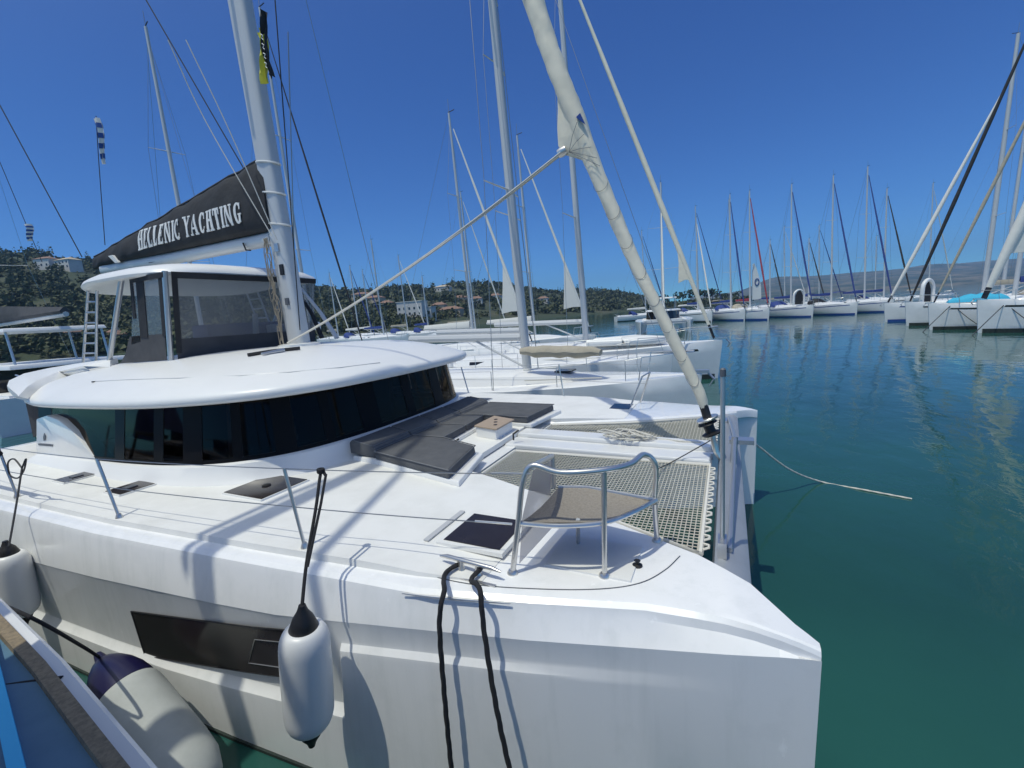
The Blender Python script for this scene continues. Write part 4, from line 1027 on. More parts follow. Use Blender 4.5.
for a in (
    (66, 269, 11, 8, 5.5, .4, 'wall_white', 'tile', 'white house on the left skyline, left of the pair'),
    (86, 270, 13, 8, 6, .2, 'wall_white', 'wall_cream', 'long white house on the left skyline beside the sail bag tip'),
    (72, 343, 7, 6, 3.2, .3, 'wall_cream', 'tile', 'low house with orange roof near left shore, beside the ladder'),
    (116, 345, 6, 5, 3.0, .1, 'wall_cream', 'tile', 'small orange roofed house between the ladder and hardtop post'),
    (366, 302, 15, 9, 6, .3, 'wall_cream', 'tile', 'cream house left of the white apartment block, on upper slope'),
    (378, 306, 13, 9, 6, .1, 'wall_cream', 'tile', 'cream house just left of white apartment block'),
    (389, 309, 9, 7, 4, .2, 'wall_white', 'tile', 'pale low house between cream houses and white apartment block'),
    (441, 312, 9, 8, 4.5, .3, 'wall_cream', 'tile', 'cream house right of the white apartment block'),
    (452, 316, 15, 8, 4, .2, 'wall_cream', 'tile', 'wide orange roofed house low on the slope above the booms'),
    (462, 303, 10, 7, 4, .2, 'wall_cream', 'tile', 'orange roofed house in mid slope left of the grey mast'),
    (478, 305, 9, 7, 4.5, .4, 'wall_white', 'tile', 'pale house in mid slope left of the grey mast'),
    (497, 301, 10, 7, 4.5, .1, 'wall_white', 'tile', 'pale house high up just left of the grey mast'),
    (544, 303, 10, 7, 4, .1, 'wall_white', 'tile', 'pale house between the two grey masts'),
    (446, 291, 16, 8, 4, .1, 'wall_white', 'wall_cream', 'white house near the top of the middle hill'),
): house(*a)
house(414, 322, 15, 9, 11, .25, 'wall_white', 'tile', 'large white apartment block with flat roof above the saloon roof', flat=True)
house(425, 321, 12, 8, 7.5, .25, 'wall_white', 'tile', 'lower white wing right of the large apartment block', flat=True)

# ================================================================== OTHER BOATS
def rig(root, mx, zd, mh, tackx, tackz, J_top, B, genoa, gr0, sp=2, mt='spar', clew=0, backx=None, mr=.095, wire=.008, sparm='spar', nobs=False):
    mast = MB().tube([(mx, 0, zd-.1), (mx-.016*mh, 0, mh*.55), (mx-.030*mh, 0, mh)], [mr*1.1, mr, mr*.7], 10).build('mast', sparm, root, local=True)
    mxx = lambda z: mx - .030*z
    MB().tube([(mxx(mh), 0, mh), (mxx(mh), 0, mh+.9)], .018, 5).build('antenna', 'wire', mast, local=True)
    MB().tube([(mxx(mh)-.05, 0, mh+.05), (mxx(mh)+.45, 0, mh+.12)], .03, 5).build('wind_vane', 'darkwire', mast, local=True)
    for k in range(sp):
        z = zd + (mh-zd)*((k+1)/(sp+1)*.98)
        for s in (-1, 1):
            MB().tube([(mxx(z), s*.05, z), (mxx(z)-.25, s*B*.30*(1-.22*k), z+.08)], [.05, .03], 6, flat=.5).build('spreader', sparm, mast, local=True)
    z1 = zd + (mh-zd)/(sp+1)*.98
    for s in (-1, 1):
        pts = [(mx-.35, s*B*.46, zd-.35)]
        for k in range(sp):
            z = zd + (mh-zd)*((k+1)/(sp+1)*.98); pts.append((mxx(z)-.25, s*B*.30*(1-.22*k), z+.08))
        pts.append((mxx(mh*.97), 0, mh*.97))
        MB().tube(pts, wire, 5).build('shroud', 'wire', root, local=True)
    if backx is not None and not (nobs and backx): MB().tube([(mxx(mh), 0, mh), (backx, 0, zd-.3)], wire, 5).build('backstay', 'wire', root, local=True)
    top = Vector((mxx(mh*J_top)+.12, 0, mh*J_top)); tk = Vector((tackx, 0, tackz))
    if genoa:
        nn = 22; pts = [tk.lerp(top, .035 + .94*k/nn) for k in range(nn+1)]
        rs = [gr0*interp([(0, .55), (.08, .8), (.3, 1.05), (.6, .9), (1, .4)], k/nn)*(1+.05*math.sin(k*2.1)) for k in range(nn+1)]
        fs = MB().tube(pts, rs, 10).build('furled_sail', genoa, root, local=True)
        MB().tube([tk, tk.lerp(top, .036)], gr0*.5, 8).build('furler_drum', 'black', root, local=True)
        if clew:
            a = tk.lerp(top, clew[0]); b = tk.lerp(top, clew[0]+clew[1]); c = a + Vector((-clew[2], 0, -.05)); m_ = a.lerp(b, .45)
            for yo in (-.05, .05):
                MB().loft([[b + Vector((0, yo, 0)), b.lerp(c, .5) + Vector((.05, yo*1.6, 0)), c + Vector((0, yo*.4, 0))], [m_ + Vector((0, yo, 0)), m_.lerp(c, .5) + Vector((0, yo*2, 0)), c + Vector((0, yo*.4, -.03))], [a + Vector((0, yo, 0)), a.lerp(c, .5) + Vector((0, yo*1.6, .04)), c + Vector((0, yo*.4, -.06))]], False).build('sail_clew', genoa, fs, local=True)
    else:
        MB().tube([tk, top], wire*.8, 5).build('forestay', 'wire', root, local=True)
    return mast
def sailboat(bow, rz, L, B, fb, label, group, mh, J=.40, hull='gel', genoa='sailwhite', gr0=.11, cover='bluecanvas', hood=None, stripe='bluepaint', clew=0, near=False, sp=2, sparm='spar', bimini=None, boom=True, J_top=.96, beamt='deck', cat_='sailboat', mr=.105, wire=.010):
    """bow = waterline position of the stem; rz = heading; local +x is forward, origin amidships on the waterline"""
    c = Vector((bow[0] - math.cos(rz)*L/2, bow[1] - math.sin(rz)*L/2, 0))
    r = thing('sailboat', label, cat_, c, rz, group)
    hb = lambda t: B/2*interp([(0, .74), (.12, .84), (.3, .97), (.45, 1), (.6, .96), (.75, .78), (.88, .46), (.96, .18), (1, .025)], t)
    zf = lambda t: fb*interp([(0, .92), (.3, .90), (.6, .95), (1, 1.10)], t)
    ts = [0, .06, .12, .2, .3, .4, .5, .6, .68, .75, .82, .88, .92, .96, .985, 1]
    rings = []
    for t in ts:
        x = -L/2 + L*t; h, z = hb(t), zf(t); k = min(1, (1-t)*6)
        half = [(h-.05*k, z+.035), (h, z), (h*.985, z*.72), (h*(.80+.14*k), z*.25), (h*(.72+.12*k), -.03), (h*.55, -.4)]
        xo = lambda zz: (.0 if t < .9 else (zz/fb-.5)*.18*(t-.9)*10)
        rings.append([(x+xo(q), -a, q) for a, q in half] + [(x+xo(q), a, q) for a, q in half[::-1]])
    hl = MB().loft(rings, True, True, True).build('hull', hull, r, local=True, angle=40)
    if stripe:
        for s in (-1, 1):
            MB().loft([[(-L/2+L*t, s*(hb(t)*.992+.012), zf(t)*(.84 if t < .99 else .84)), (-L/2+L*t, s*(hb(t)*.988+.012), zf(t)*.78)] for t in ts[1:-2]], False).build('hull_stripe', stripe, hl, local=True)
    for s in (-1, 1):
        MB().loft([[(-L/2+L*t, s*(hb(t)*(.80+.14*min(1, (1-t)*6))+.012), zf(t)*.13), (-L/2+L*t, s*(hb(t)*(.77+.13*min(1, (1-t)*6))+.02), -.02)] for t in ts[:-1]], False).build('boot_stripe', 'antifoul' if stripe is None else 'bluepaint' if stripe == 'bluepaint' else 'antifoul', hl, local=True)
    dk = MB().loft([[(-L/2+L*t, -(hb(t)-.06), zf(t)+.012), (-L/2+L*t, 0, zf(t)+.05), (-L/2+L*t, hb(t)-.06, zf(t)+.012)] for t in ts[:-1]], False).build('deck', beamt, r, local=True)
    # coachroof
    cr_ = []
    for t, w_, h_ in ((.30, .55, .34), (.33, .58, .40), (.45, .60, .40), (.58, .54, .36), (.68, .42, .27), (.76, .26, .13), (.80, .15, .03)):
        x = -L/2+L*t; z = zf(t)+.02; h2 = hb(t)*w_
        cr_.append([(x, -h2, z), (x, -h2*.9, z+h_*.8), (x, -h2*.7, z+h_), (x, 0, z+h_*1.1), (x, h2*.7, z+h_), (x, h2*.9, z+h_*.8), (x, h2, z)])
    co = MB().loft(cr_, True, True, True).build('coachroof', 'roof', r, local=True)
    for s in (-1, 1):
        MB().loft([[(-L/2+L*t, s*hb(t)*(.565 if t < .5 else .535 if t < .6 else .44)+s*.012, zf(t)+.12), (-L/2+L*t, s*hb(t)*(.545 if t < .5 else .515 if t < .6 else .42)+s*.012, zf(t)+.26-.10*(t-.36))] for t in (.36, .44, .52, .60)], False).build('cabin_window', 'glass', co, local=True)
    # cockpit coamings and wheel
    for s in (-1, 1):
        MB().box((-L/2+L*.06, s*hb(.2)*.62-.12, zf(.2)), (-L/2+L*.29, s*hb(.2)*.62+.12, zf(.2)+.30)).build('cockpit_coaming', 'roof', r, local=True, bevel=.04)
    mx = L/2 - J*L; zd = zf(1-J) + .36
    rig(r, mx, zd, mh, L/2-.25, fb*1.1+.10, J_top, B, genoa, gr0, sp, clew=clew, backx=-L/2+.2, mr=mr, wire=wire, sparm=sparm, nobs=near)
    if boom:
        E_ = L*.36; bo = MB().tube([(mx-.15, 0, zd+1.15), (mx-E_, 0, zd+1.25)], .09 if cover else .13, 8).build('boom', sparm, r, local=True)
        if cover:
            cc_ = []
            for k in range(9):
                t = k/8; x = mx-.25-(E_-.35)*t; hh = .42*(1-.55*t)
                cc_.append([(x, -.13, zd+1.16+.1*t), (x, -.17*(1-.3*t), zd+1.3+.1*t), (x, -.05, zd+1.25+hh+.1*t), (x, .05, zd+1.25+hh+.1*t), (x, .17*(1-.3*t), zd+1.3+.1*t), (x, .13, zd+1.16+.1*t)])
            MB().loft(cc_, True, True, True).build('sail_cover', cover, bo, local=True)
        MB().tube([(mx-.1, 0, zd+.15), (mx-E_*.42, 0, zd+1.12)], .04, 8).build('boom_vang', sparm, r, local=True)
    if hood:
        x0 = -L/2+L*.345; hw = hb(.33)*.62; hd = []
        for dx, hh in ((-.95, 1.0), (-.4, .98), (.1, .72), (.55, .32)):
            hd.append([(x0+dx, hw*math.cos(a)*-1, zf(.33)+.25+hh*abs(math.sin(a))**.7) for a in [math.pi*k/10 for k in range(11)]])
        MB().loft(hd, False).build('sprayhood', hood, r, local=True)
    if bimini:
        x0 = -L/2+L*.15; hw = hb(.15)*.75
        MB().loft([[(x0+dx, -hw+2*hw*k/8, zf(.1)+2.0+.14*math.sin(math.pi*k/8)+ez) for k in range(9)] for dx, ez in ((-.9, -.06), (0, .05), (.9, -.02))], False).build('bimini', bimini, r, local=True)
        for s in (-1, 1): MB().tube([(x0-.8, s*hw, zf(.1)+.1), (x0, s*hw, zf(.1)+2.0)], .018, 5).build('bimini_frame', 'steel', r, local=True)
    pz = fb*1.1
    MB().tube([(L/2-1.5, -hb(.88)*.9, pz-.05), (L/2-1.4, -hb(.88)*.95, pz+.62), (L/2-.1, -.16, pz+.68), (L/2-.1, .16, pz+.68), (L/2-1.4, hb(.88)*.95, pz+.62), (L/2-1.5, hb(.88)*.9, pz-.05)], .018 if near else .03, 6).build('pulpit', 'steel', r, local=True)
    MB().tube([(-L/2+1.2, -hb(.08)*.95, zf(0)), (-L/2+.2, -hb(0)*.92, zf(0)+.65), (-L/2+.1, 0, zf(0)+.66), (-L/2+.2, hb(0)*.92, zf(0)+.65), (-L/2+1.2, hb(.08)*.95, zf(0))], .018 if near else .03, 6).build('pushpit', 'steel', r, local=True)
    MB().box((L/2-.25, -.09, pz+.06), (L/2+.30, .09, pz+.14)).build('bow_roller', 'steel', r, local=True)
    an = MB().tube([(L/2+.25, 0, pz+.08), (L/2+.42, 0, pz-.12), (L/2+.30, 0, pz-.32)], [.05, .07, .03], 6, flat=.6).build('anchor', 'alu', r, local=True)
    if near:
        for s in (-1, 1):
            pv = None
            for t in (.12, .27, .42, .57, .72, .86):
                p = (-L/2+L*t, s*(hb(t)-.1), zf(t)); q = (p[0], p[1], p[2]+.62)
                MB().tube([p, q], .0125, 6).build('stanchion', 'steel', r, local=True)
                if pv:
                    MB().tube([pv, q], .005, 5).build('lifeline', 'wire', r, local=True)
                pv = q
            MB().tube([pv, (L/2-1.4, s*hb(.88)*.95, pz+.62)], .005, 5).build('lifeline', 'wire', r, local=True)
        MB().box((L*.18, -.28, zf(.7)+.30), (L*.18+.55, .28, zf(.7)+.34)).build('deck_hatch', 'hatch', r, local=True)
        MB().tube([(mx+.3, -hb(.6)*.5, zf(.6)+.2), (L*.3, -hb(.8)*.35, zf(.8)+.1)], .02, 6).build('jackline', 'whiterope', r, local=True)
    return r
NEAR = 'boats moored beside the catamaran'
n1 = sailboat((-1.2, 7.9), 0, 13.2, 4.0, 1.45, 'white yacht moored right alongside the catamaran, its beige sail bundle on deck', NEAR, 19.5, J=.40, genoa=None, cover=None, near=True, mr=.14, stripe=None)
p720 = at(720, 378, z=0)
n2 = sailboat((p720.x, p720.y), 0, 15.0, 4.5, 1.62, 'white yacht with cream furled sail and upturned dinghy on foredeck', NEAR, 21.5, J=.43, genoa='sail', gr0=.12, cover=None, near=True, mr=.15, clew=(.15, .09, .55), stripe='antifoul')
n3 = sailboat((-2.5, 13.0), 0, 13.5, 4.2, 1.5, 'white yacht between two near yachts, slim mast behind the big furled sail', NEAR, 20.5, J=.46, genoa=None, cover=None, near=True, mr=.10, stripe=None)
n4 = sailboat((-12.7, 23.5), 0, 12.5, 4.0, 1.45, 'white yacht showing a triangular sail corner left of first grey mast', 'yachts moored further along our row', 18.0, genoa='sailwhite', gr0=.10, cover='sailwhite', clew=(.14, .22, 1.5), sp=2, stripe=None)
n5 = sailboat((-10.2, 30.0), 0, 13, 4.1, 1.5, 'white yacht showing a triangular sail corner left of second grey mast', 'yachts moored further along our row', 18.0, genoa='sailwhite', gr0=.10, cover='sailwhite', clew=(.14, .24, 1.5), sp=2, stripe=None)
pb = at(362, 323, d=29)
n6 = sailboat((pb.x+.3, pb.y), 0, 13.5, 4.2, 1.5, 'yacht behind the saloon roof whose dark forestay slopes past the mast', 'yachts moored further along our row', 24, J=.37, genoa='blackcanvas', gr0=.06, cover='sailwhite')
# beige cover and upturned dinghy on the near yachts
def bundle(a, b, r, lab):
    a, b = Vector(a), Vector(b); pts = [a.lerp(b, k/10) + Vector((0, .03*math.sin(k*1.7), .02*math.sin(k*2.3))) for k in range(11)]
    o = MB().tube(pts, [r*(.55+.45*min(1, k*.5, (10-k)*.5)) * (1+.06*math.sin(k*3)) for k in range(11)], 12, flat=.65).build('sail_bundle', 'beige', None); tag(o, lab, 'sail bundle'); return o
ba, bb = at(522, 351, y=7.4), at(601, 352, y=7.4)
bundle((ba.x, 7.3, ba.z), (bb.x, 7.4, bb.z), .28, 'rolled beige sail bundle lying on the deck of the yacht alongside')
def dinghy(loc, rz, L, W, lab, tubem='white', upright=False, tilt=0.0):
    r = thing('dinghy', lab, 'dinghy', loc, rz)
    pts = [(-L/2, -W/2), (-L*.1, -W/2), (L*.25, -W*.45), (L*.42, -W*.25), (L*.48, 0), (L*.42, W*.25), (L*.25, W*.45), (-L*.1, W/2), (-L/2, W/2)]
    f = (lambda x, y, z: (z, y, x+L/2)) if upright else (lambda x, y, z: (x, y, z))
    MB().tube(smooth_path([f(x, y, .02) for x, y in pts], 4), .17, 10).build('dinghy_tube', tubem, r, local=True)
    hullm = 'blackcanvas' if upright else tubem
    MB().loft([[f(x, y*.8, z) for x, y, z in ((-L*.45, -W*.48, .05), (-L*.45, -W*.2, .2), (-L*.45, W*.2, .2), (-L*.45, W*.48, .05))], [f(x, y*.8, z) for x, y, z in ((L*.1, -W*.46, .08), (L*.1, -W*.15, .30), (L*.1, W*.15, .30), (L*.1, W*.46, .08))], [f(x, y*.8, z) for x, y, z in ((L*.42, -W*.2, .1), (L*.45, -W*.08, .2), (L*.45, W*.08, .2), (L*.42, W*.2, .1))]], False).build('dinghy_floor', hullm, r, local=True)
    return r
dp_ = at(626, 349, y=16.6)
dg = dinghy((dp_.x, 16.9, 1.95), 0, 3.6, 1.7, 'pale inflatable dinghy upturned on yacht foredeck between furled sail and mast')
tm = MB()
for x in (-.25, .02): tm.add([(x, -.985, .0), (x+.16, -.985, .0), (x+.08, -1.0, .20)], [(0, 1, 2)])
tm = MB(); tm.add([(-.06, -1.06, -.05), (.10, -1.06, -.05), (.02, -1.06, .17), (-.06, -1.052, -.05), (.10, -1.052, -.05), (.02, -1.052, .17)], [(0, 1, 2), (3, 5, 4), (0, 3, 4, 1), (1, 4, 5, 2), (2, 5, 3, 0)])
tm.build('emblem', 'emblem', dg, local=True, smooth=False)

# far row: yachts with bows to the right
FAR = 'yachts moored in the far row'
fars = [
    (712, 322, 'sailwhite', 'bluecanvas', None, None, 19, 'far yacht left of the tall white feather flag, with a dark mast', 'spar', 0),
    (745, 320.5, 'bluecanvas', 'bluecanvas', 'bluecanvas', 'beige', 22, 'far yacht with dark blue furled sail, bow beside the white feather flag', 'spar', 0),
    (769, 320, 'redspar', 'redspar', 'beige', None, 21.5, 'far yacht with dark red furled sail', 'spar', 0),
    (813, 317, 'bluecanvas', 'bluecanvas', 'bluecanvas', None, 22, 'far yacht with dark furled sail and white arched dinghy upright on deck', 'spar', 0),
    (857, 314.5, 'bluecanvas', 'bluecanvas', 'blackcanvas', 'bluecanvas', 22.5, 'far yacht with dark furled sail and dark sprayhood, tallest of the middle pair', 'spar', 0),
    (893, 312, 'bluecanvas', 'bluecanvas', None, 'bluecanvas', 23.5, 'far yacht with blue awnings just left of the near right hand row', 'spar', 0),
    (785, 315, 'blackcanvas', 'bluecanvas', None, None, 15, 'small far yacht with short mast between red furled sail and arched dinghy', 'spar', 0),
    (912, 309, 'blackcanvas', 'bluecanvas', None, 'bluecanvas', 21, 'far yacht mostly hidden behind the white furled sail on the right', 'spar', 0),
    (826, 311, 'blackcanvas', 'bluecanvas', None, 'bluecanvas', 15.5, 'small far yacht with short dark mast right of the arched dinghy', 'spar', 0),
]
for u, v, gm_, cv, hd_, bi, mh, lab, sm_, cl_ in fars:
    p = at(u, v, z=0); sailboat((p.x, p.y), -1.17 + .06*math.sin(u), 14.0, 4.3, 1.75, lab, FAR, mh, J=.42, genoa=gm_, gr0=.13, cover=cv, hood=hd_, bimini=bi, mr=.13, wire=.016, stripe='bluepaint' if u % 2 else 'antifoul', sp=2)
for u, v, dd, lab in ((803, 300, None, 'white arched dinghy standing upright on a far yacht deck'), ):
    p = at(813, 317, z=0); dinghy((p.x-1.7, p.y+2.6, 2.0), -1.0, 2.5, 1.9, lab, 'white', True)
# right hand row: bows to the left
RR = 'yachts moored in the right hand row'
ppos = [at(u, v, z=0) for u, v in ((976, 333), (928, 330), (905, 326), (884, 322))]
sailboat((ppos[0].x, ppos[0].y), math.pi, 17, 5.0, 2.15, 'nearest yacht of the right hand row, white sail partly rolled and cut by the frame', RR, 25, J=.36, genoa='sailwhite', gr0=.34, cover='sailwhite', hood=None, clew=(.14, .12, 1.6), stripe='antifoul', near=True, mr=.17)
sailboat((ppos[1].x, ppos[1].y), math.pi, 16, 4.8, 1.95, 'white yacht with grey furled sail and aqua cover on its foredeck', RR, 26, J=.46, genoa='beige', gr0=.12, cover='aqua', hood='aqua', stripe='antifoul', mr=.16)
sailboat((ppos[2].x, ppos[2].y), math.pi, 16, 4.8, 2.0, 'white yacht with black furled sail in the right hand row', RR, 29, J=.46, genoa='blackcanvas', gr0=.15, cover='bluecanvas', hood='bluecanvas', stripe='antifoul', mr=.16)
sailboat((ppos[3].x, ppos[3].y), math.pi, 17, 4.9, 1.85, 'white yacht with white furled sail, leftmost of the right hand row', RR, 26.5, J=.47, genoa='sailwhite', gr0=.19, cover='beige', hood='beige', stripe='bluepaint', mr=.20, J_top=.86)
for (u, v, mh, lab) in ((915, 316, 26, 'yacht deep in the right hand row with slim grey mast beside the white furled sail'), (900, 318, 25, 'yacht deep in the right hand row with grey mast nearest the thick mast')):
    p = at(u, v, z=0); sailboat((p.x+2, p.y), math.pi, 15, 4.6, 1.8, lab, RR, mh, J=.46, genoa=None, cover='bluecanvas', hood='bluecanvas', mr=.16)
p = at(922, 297, d=42); dinghy((p.x+.4, p.y, 1.95), 2.4, 2.3, 1.7, 'white arched dinghy standing upright on the yacht with black furled sail', 'white', True)
for (b_, s_, lab) in ((0, -1, 'dark mooring line slanting left from the bow of the nearest right hand yacht'), (0, 1, 'dark mooring line slanting right from the bow of the nearest right hand yacht'), (1, -1, 'thin mooring line slanting left below the bow of the yacht with aqua cover'), (1, 1, 'thin mooring line slanting right below the bow of the yacht with aqua cover')):
    q = ppos[b_]; ropething('mooring_rope', [q + Vector((1.2, -.55, 2.05)), q + Vector((1.0+s_*.9, -1.3, 1.0)), q + Vector((.9+s_*1.9, -2.1, -.05))], .028, 'darkwire', lab)
# aqua bundle on the second yacht's foredeck
q = ppos[1] + Vector((1.1, 0, 2.15))
rr = []
for k in range(12):
    t = k/11; s_ = math.sin(math.pi*min(1, max(.02, t)))**.5
    rr.append([q + Vector((t*3.8, (.95*s_)*math.cos(a), .62*s_*abs(math.sin(a))**.8 + .08*math.sin(k*2.2)*math.sin(a))) for a in [math.pi*j/10 for j in range(11)]])
o = MB().loft(rr, True, True, True).build('dinghy_cover', 'aqua', None); tag(o, 'bright aqua canvas cover lying on a yacht foredeck in the right row', 'canvas cover')

# a far catamaran facing us, and the charter boat at the left edge
def simplecat(loc, rz, L, B, label, mast=None, cover='greycanvas', boomz=4.6, hardtop=True, group=None, mfrac=-.02):
    r = thing('catamaran', label, 'catamaran', loc, rz, group)
    for s in (-1, 1):
        rings = []
        for t in (0, .15, .4, .6, .75, .88, .96, 1):
            x = -L/2+L*t; h = .85*interp([(0, .8), (.4, 1), (.75, .8), (.96, .25), (1, .05)], t); cy = s*(B/2-.85)
            rings.append([(x, cy-h, 1.6), (x, cy-h*.95, .8), (x, cy-h*.6, -.2), (x, cy+h*.6, -.2), (x, cy+h*.95, .8), (x, cy+h, 1.6)])
        MB().loft(rings, True, True, True).build('hull', 'gel', r, local=True)
    MB().box((-L/2+.4, -B/2+1.0, 1.05), (L*.22, B/2-1.0, 1.68)).build('bridge_deck', 'deck', r, local=True)
    MB().box((L*.40, -B/2+.9, 1.25), (L*.43, B/2-.9, 1.45)).build('crossbeam', 'beam', r, local=True)
    cab = []
    for x, w_, z in ((-L*.28, 2.3, 0), (-L*.1, 2.3, 0), (L*.05, 2.0, 0), (L*.13, 1.3, 0)):
        cab.append([(x, -w_, 1.68), (x-.1, -w_*.95, 2.75), (x-.1, w_*.95, 2.75), (x, w_, 1.68)])
    MB().loft(cab, True, True, True).build('saloon_window', 'glass', r, local=True)
    MB().prism([(-L*.42, -2.2), (L*.05, -2.3), (L*.14, -1.3), (L*.16, 0), (L*.14, 1.3), (L*.05, 2.3), (-L*.42, 2.2)], 2.75, 2.95, .08).build('roof', 'roof', r, local=True, bevel=.05)
    if hardtop:
        MB().prism([(-L*.36, -1.9), (-L*.05, -1.9), (-L*.02, -1.4), (-L*.02, 1.4), (-L*.05, 1.9), (-L*.36, 1.9)], 4.45, 4.62, .1).build('hardtop', 'roof', r, local=True, bevel=.04)
        for x in (-L*.34, -L*.07):
            for y in (-1.75, 1.75): MB().tube([(x-.25, y, 2.9), (x, y, 4.5)], .05, 6).build('hardtop_post', 'alu', r, local=True)
    if mast:
        mx = L*mfrac
        rig(r, mx, 2.9, mast, L*.42, 1.6, .9, B, 'sailwhite', .12, 2, backx=None, mr=.16)
        bo = MB().tube([(mx-.2, 0, boomz), (-L*.44, 0, boomz+.1)], .12, 8).build('boom', 'spar', r, local=True)
        cc_ = []
        for k in range(11):
            t = k/10; x = mx-.25-(L*(.44+mfrac)-.3)*t; hh = 1.0*(1-.72*t)
            cc_.append([(x, -.14, boomz+.05+.1*t), (x, -.2, boomz+.25*(1-.4*t)+.1*t), (x, -.04, boomz+.15+hh), (x, .04, boomz+.15+hh), (x, .2, boomz+.25*(1-.4*t)+.1*t), (x, .14, boomz+.05+.1*t)])
        MB().loft(cc_, True, True, True).build('sail_cover', cover, bo, local=True)
    return r
pc = at(664, 334, z=0)
simplecat((pc.x-1.0, pc.y+7.5, 0), -math.pi/2+.15, 14, 7.6, 'far catamaran with dark tunnel facing us across the water', mast=20, cover='bluecanvas')
pl = at(62, 318, d=21)
l1 = simplecat((pl.x-6.0, pl.y+.2, 0), math.pi, 13.5, 7.2, 'catamaran at the left edge with dark grey sail cover and white hardtop', mast=20, boomz=5.05, mfrac=.30)
def stay_of(root, pts, r, name='stay'):
    o = MB().tube(pts, r, 5).build(name, 'darkwire', None)
    return o
for (pp, d, lab) in ((((-30, 50), (82, 257)), 20, 'black stay slanting down at left from the frame edge to the hill'), (((120, -45), (262, 200)), 16, 'long dark stay slanting from the top edge down behind the sail bag'), (((-20, 115), (42, 262)), 24, 'thin dark stay below the black one at the left edge')):
    o = MB().tube([at(u, v, d=d+k*.8) for k, (u, v) in enumerate(pp)], .022 if d < 21 else .016, 6).build('stay', 'darkwire', None); tag(o, lab, 'stay')
# masts of yachts further off, between the mast and the first grey mast, and at far left
DEEP = 'yachts berthed deep in the marina'
deep = [(190, 30, 48, 'yacht behind the sail bag whose bare mast rises left of the main mast'), (336, 95, 275, 'distant yacht with mast nearest the main mast, right side'), (358, 85, 268, 'distant yacht with mast just left of dark forestay end'),
        (383, 80, 243, 'distant yacht with tall dark mast above the cream houses'), (408, 100, 258, 'distant yacht with mast left of the white apartment block'), (372, 110, 272, 'distant yacht with short mast before the cream houses'),
        (430, 90, 278, 'distant yacht with mast in front of the apartment block'), (478, 75, 200, 'distant yacht with thin mast left of the first grey mast')]
deep += [(699, 112, 212, 'distant bare mast left of the far yachts, behind the white sail clew'), (731, 118, 206, 'distant bare mast just right of the first far yacht mast'), (783, 120, 231, 'distant short bare mast left of the white arched dinghy'),
         (816, 115, 230, 'distant short bare mast right of the white arched dinghy'), (871, 118, 240, 'distant short bare mast between two dark furled sails'), (921, 105, 192, 'distant bare mast in front of the right hand mountain'), (645, 120, 236, 'distant bare mast seen beyond the catamaran furled sail')]
for i, (u, d, vt, lab) in enumerate(deep):
    p = at(u, vh(u) + 2.0/d*F_PX, d=d); dt = max(7, (vh(u)-vt)/F_PX*d + 3.6)
    Ls = min(14, dt*.72)
    sailboat((p.x + Ls*.42, p.y), .05*i-.2, Ls, Ls*.31, 1.4, lab, DEEP, dt, J=.42, genoa=(None, 'sailwhite', 'bluecanvas')[i % 3], gr0=.11, cover=('bluecanvas', 'beige', 'sailwhite')[i % 3], hood=('bluecanvas', None)[i % 2], mr=.13, wire=.012, stripe=None)

# ================================================================== flags
def flag(name, top, L, W, mats, lab, stripes=0, tw=.6, rot=0.0, pole=None):
    r = thing(name, lab, 'flag', top)
    def P(s, t):
        a = tw*math.sin(s*3+1) + rot
        wv = .12*W*math.sin(t*7+s*4)
        return Vector((W*(t-.5)*math.cos(a)*.55 + .05*math.sin(s*5), W*(t-.5)*math.sin(a)*.35 + wv, -L*s))
    n0 = 10
    MB().loft([[P(s/14, k/n0) for k in range(n0+1)] for s in range(15)], False).build('flag_cloth', mats[0], r, local=True)
    if stripes:
        for j in range(stripes):
            s0 = (j*2+1)/(stripes*2+1); s1 = (j*2+2)/(stripes*2+1)
            for off in (-.012, .012):
                MB().loft([[P(s0+(s1-s0)*q/3, k/n0) + Vector((0, off, 0)) for k in range(n0+1)] for q in range(4)], False).build('flag_stripe', mats[1], r, local=True)
    return r
p = at(96, 118, d=14); flag('flag', p, 1.35, .36, ('sailwhite', 'flagblue'), 'narrow hanging blue and white striped flag in the sky above the sail bag tip', 4)
ropething('flag_line', [at(96, 116, d=14), at(99, 165, d=14), at(105, 245, d=14)], .012, 'darkwire', 'thin line below the narrow hanging striped flag')
p = at(27, 224, d=22); flag('flag', p, .8, .62, ('sailwhite', 'flagblue'), 'small blue and white striped flag flying low above the left hillside', 4, rot=.3)
p = at(261, 19, y=-.35)
fy = thing('flag', 'yellow and black flag hanging beside the main mast near the top', 'flag', p)
def strip(x0, x1, z0, z1, ph): return [[Vector((x0+(x1-x0)*k/4 + .02*math.sin(s*.6+ph) - .02*s/10, .05*math.sin(k*1.6+s*.5+ph), z0+(z1-z0)*s/10 - .05*abs(k/4-.5))) for k in range(5)] for s in range(11)]
MB().loft(strip(-.13, .02, -.12, -.86, 0), False).build('flag_cloth', 'yellow', fy, local=True)
MB().loft(strip(.0, .09, .10, -.80, 2), False).build('flag_band', 'blackcanvas', fy, local=True)
lt2 = MB()
for k in range(4):
    z = -.25-.13*k; lt2.tube([(.03, -.07, z), (.07, -.07, z-.03), (.04, -.07, z-.06), (.07, -.07, z-.09)], .007, 4)
lt2.build('flag_mark', 'letters', fy, local=True)
pf = at(745, 300, z=2); pf = at(752, 300, d=70)
ff = thing('feather_flag', 'tall white feather flag standing among the far yachts', 'flag', (pf.x, pf.y, 1.5))
MB().tube([(0, 0, 0), (0, 0, 6.2), (.25, 0, 7.4)], .05, 6).build('flag_pole', 'alu', ff, local=True)
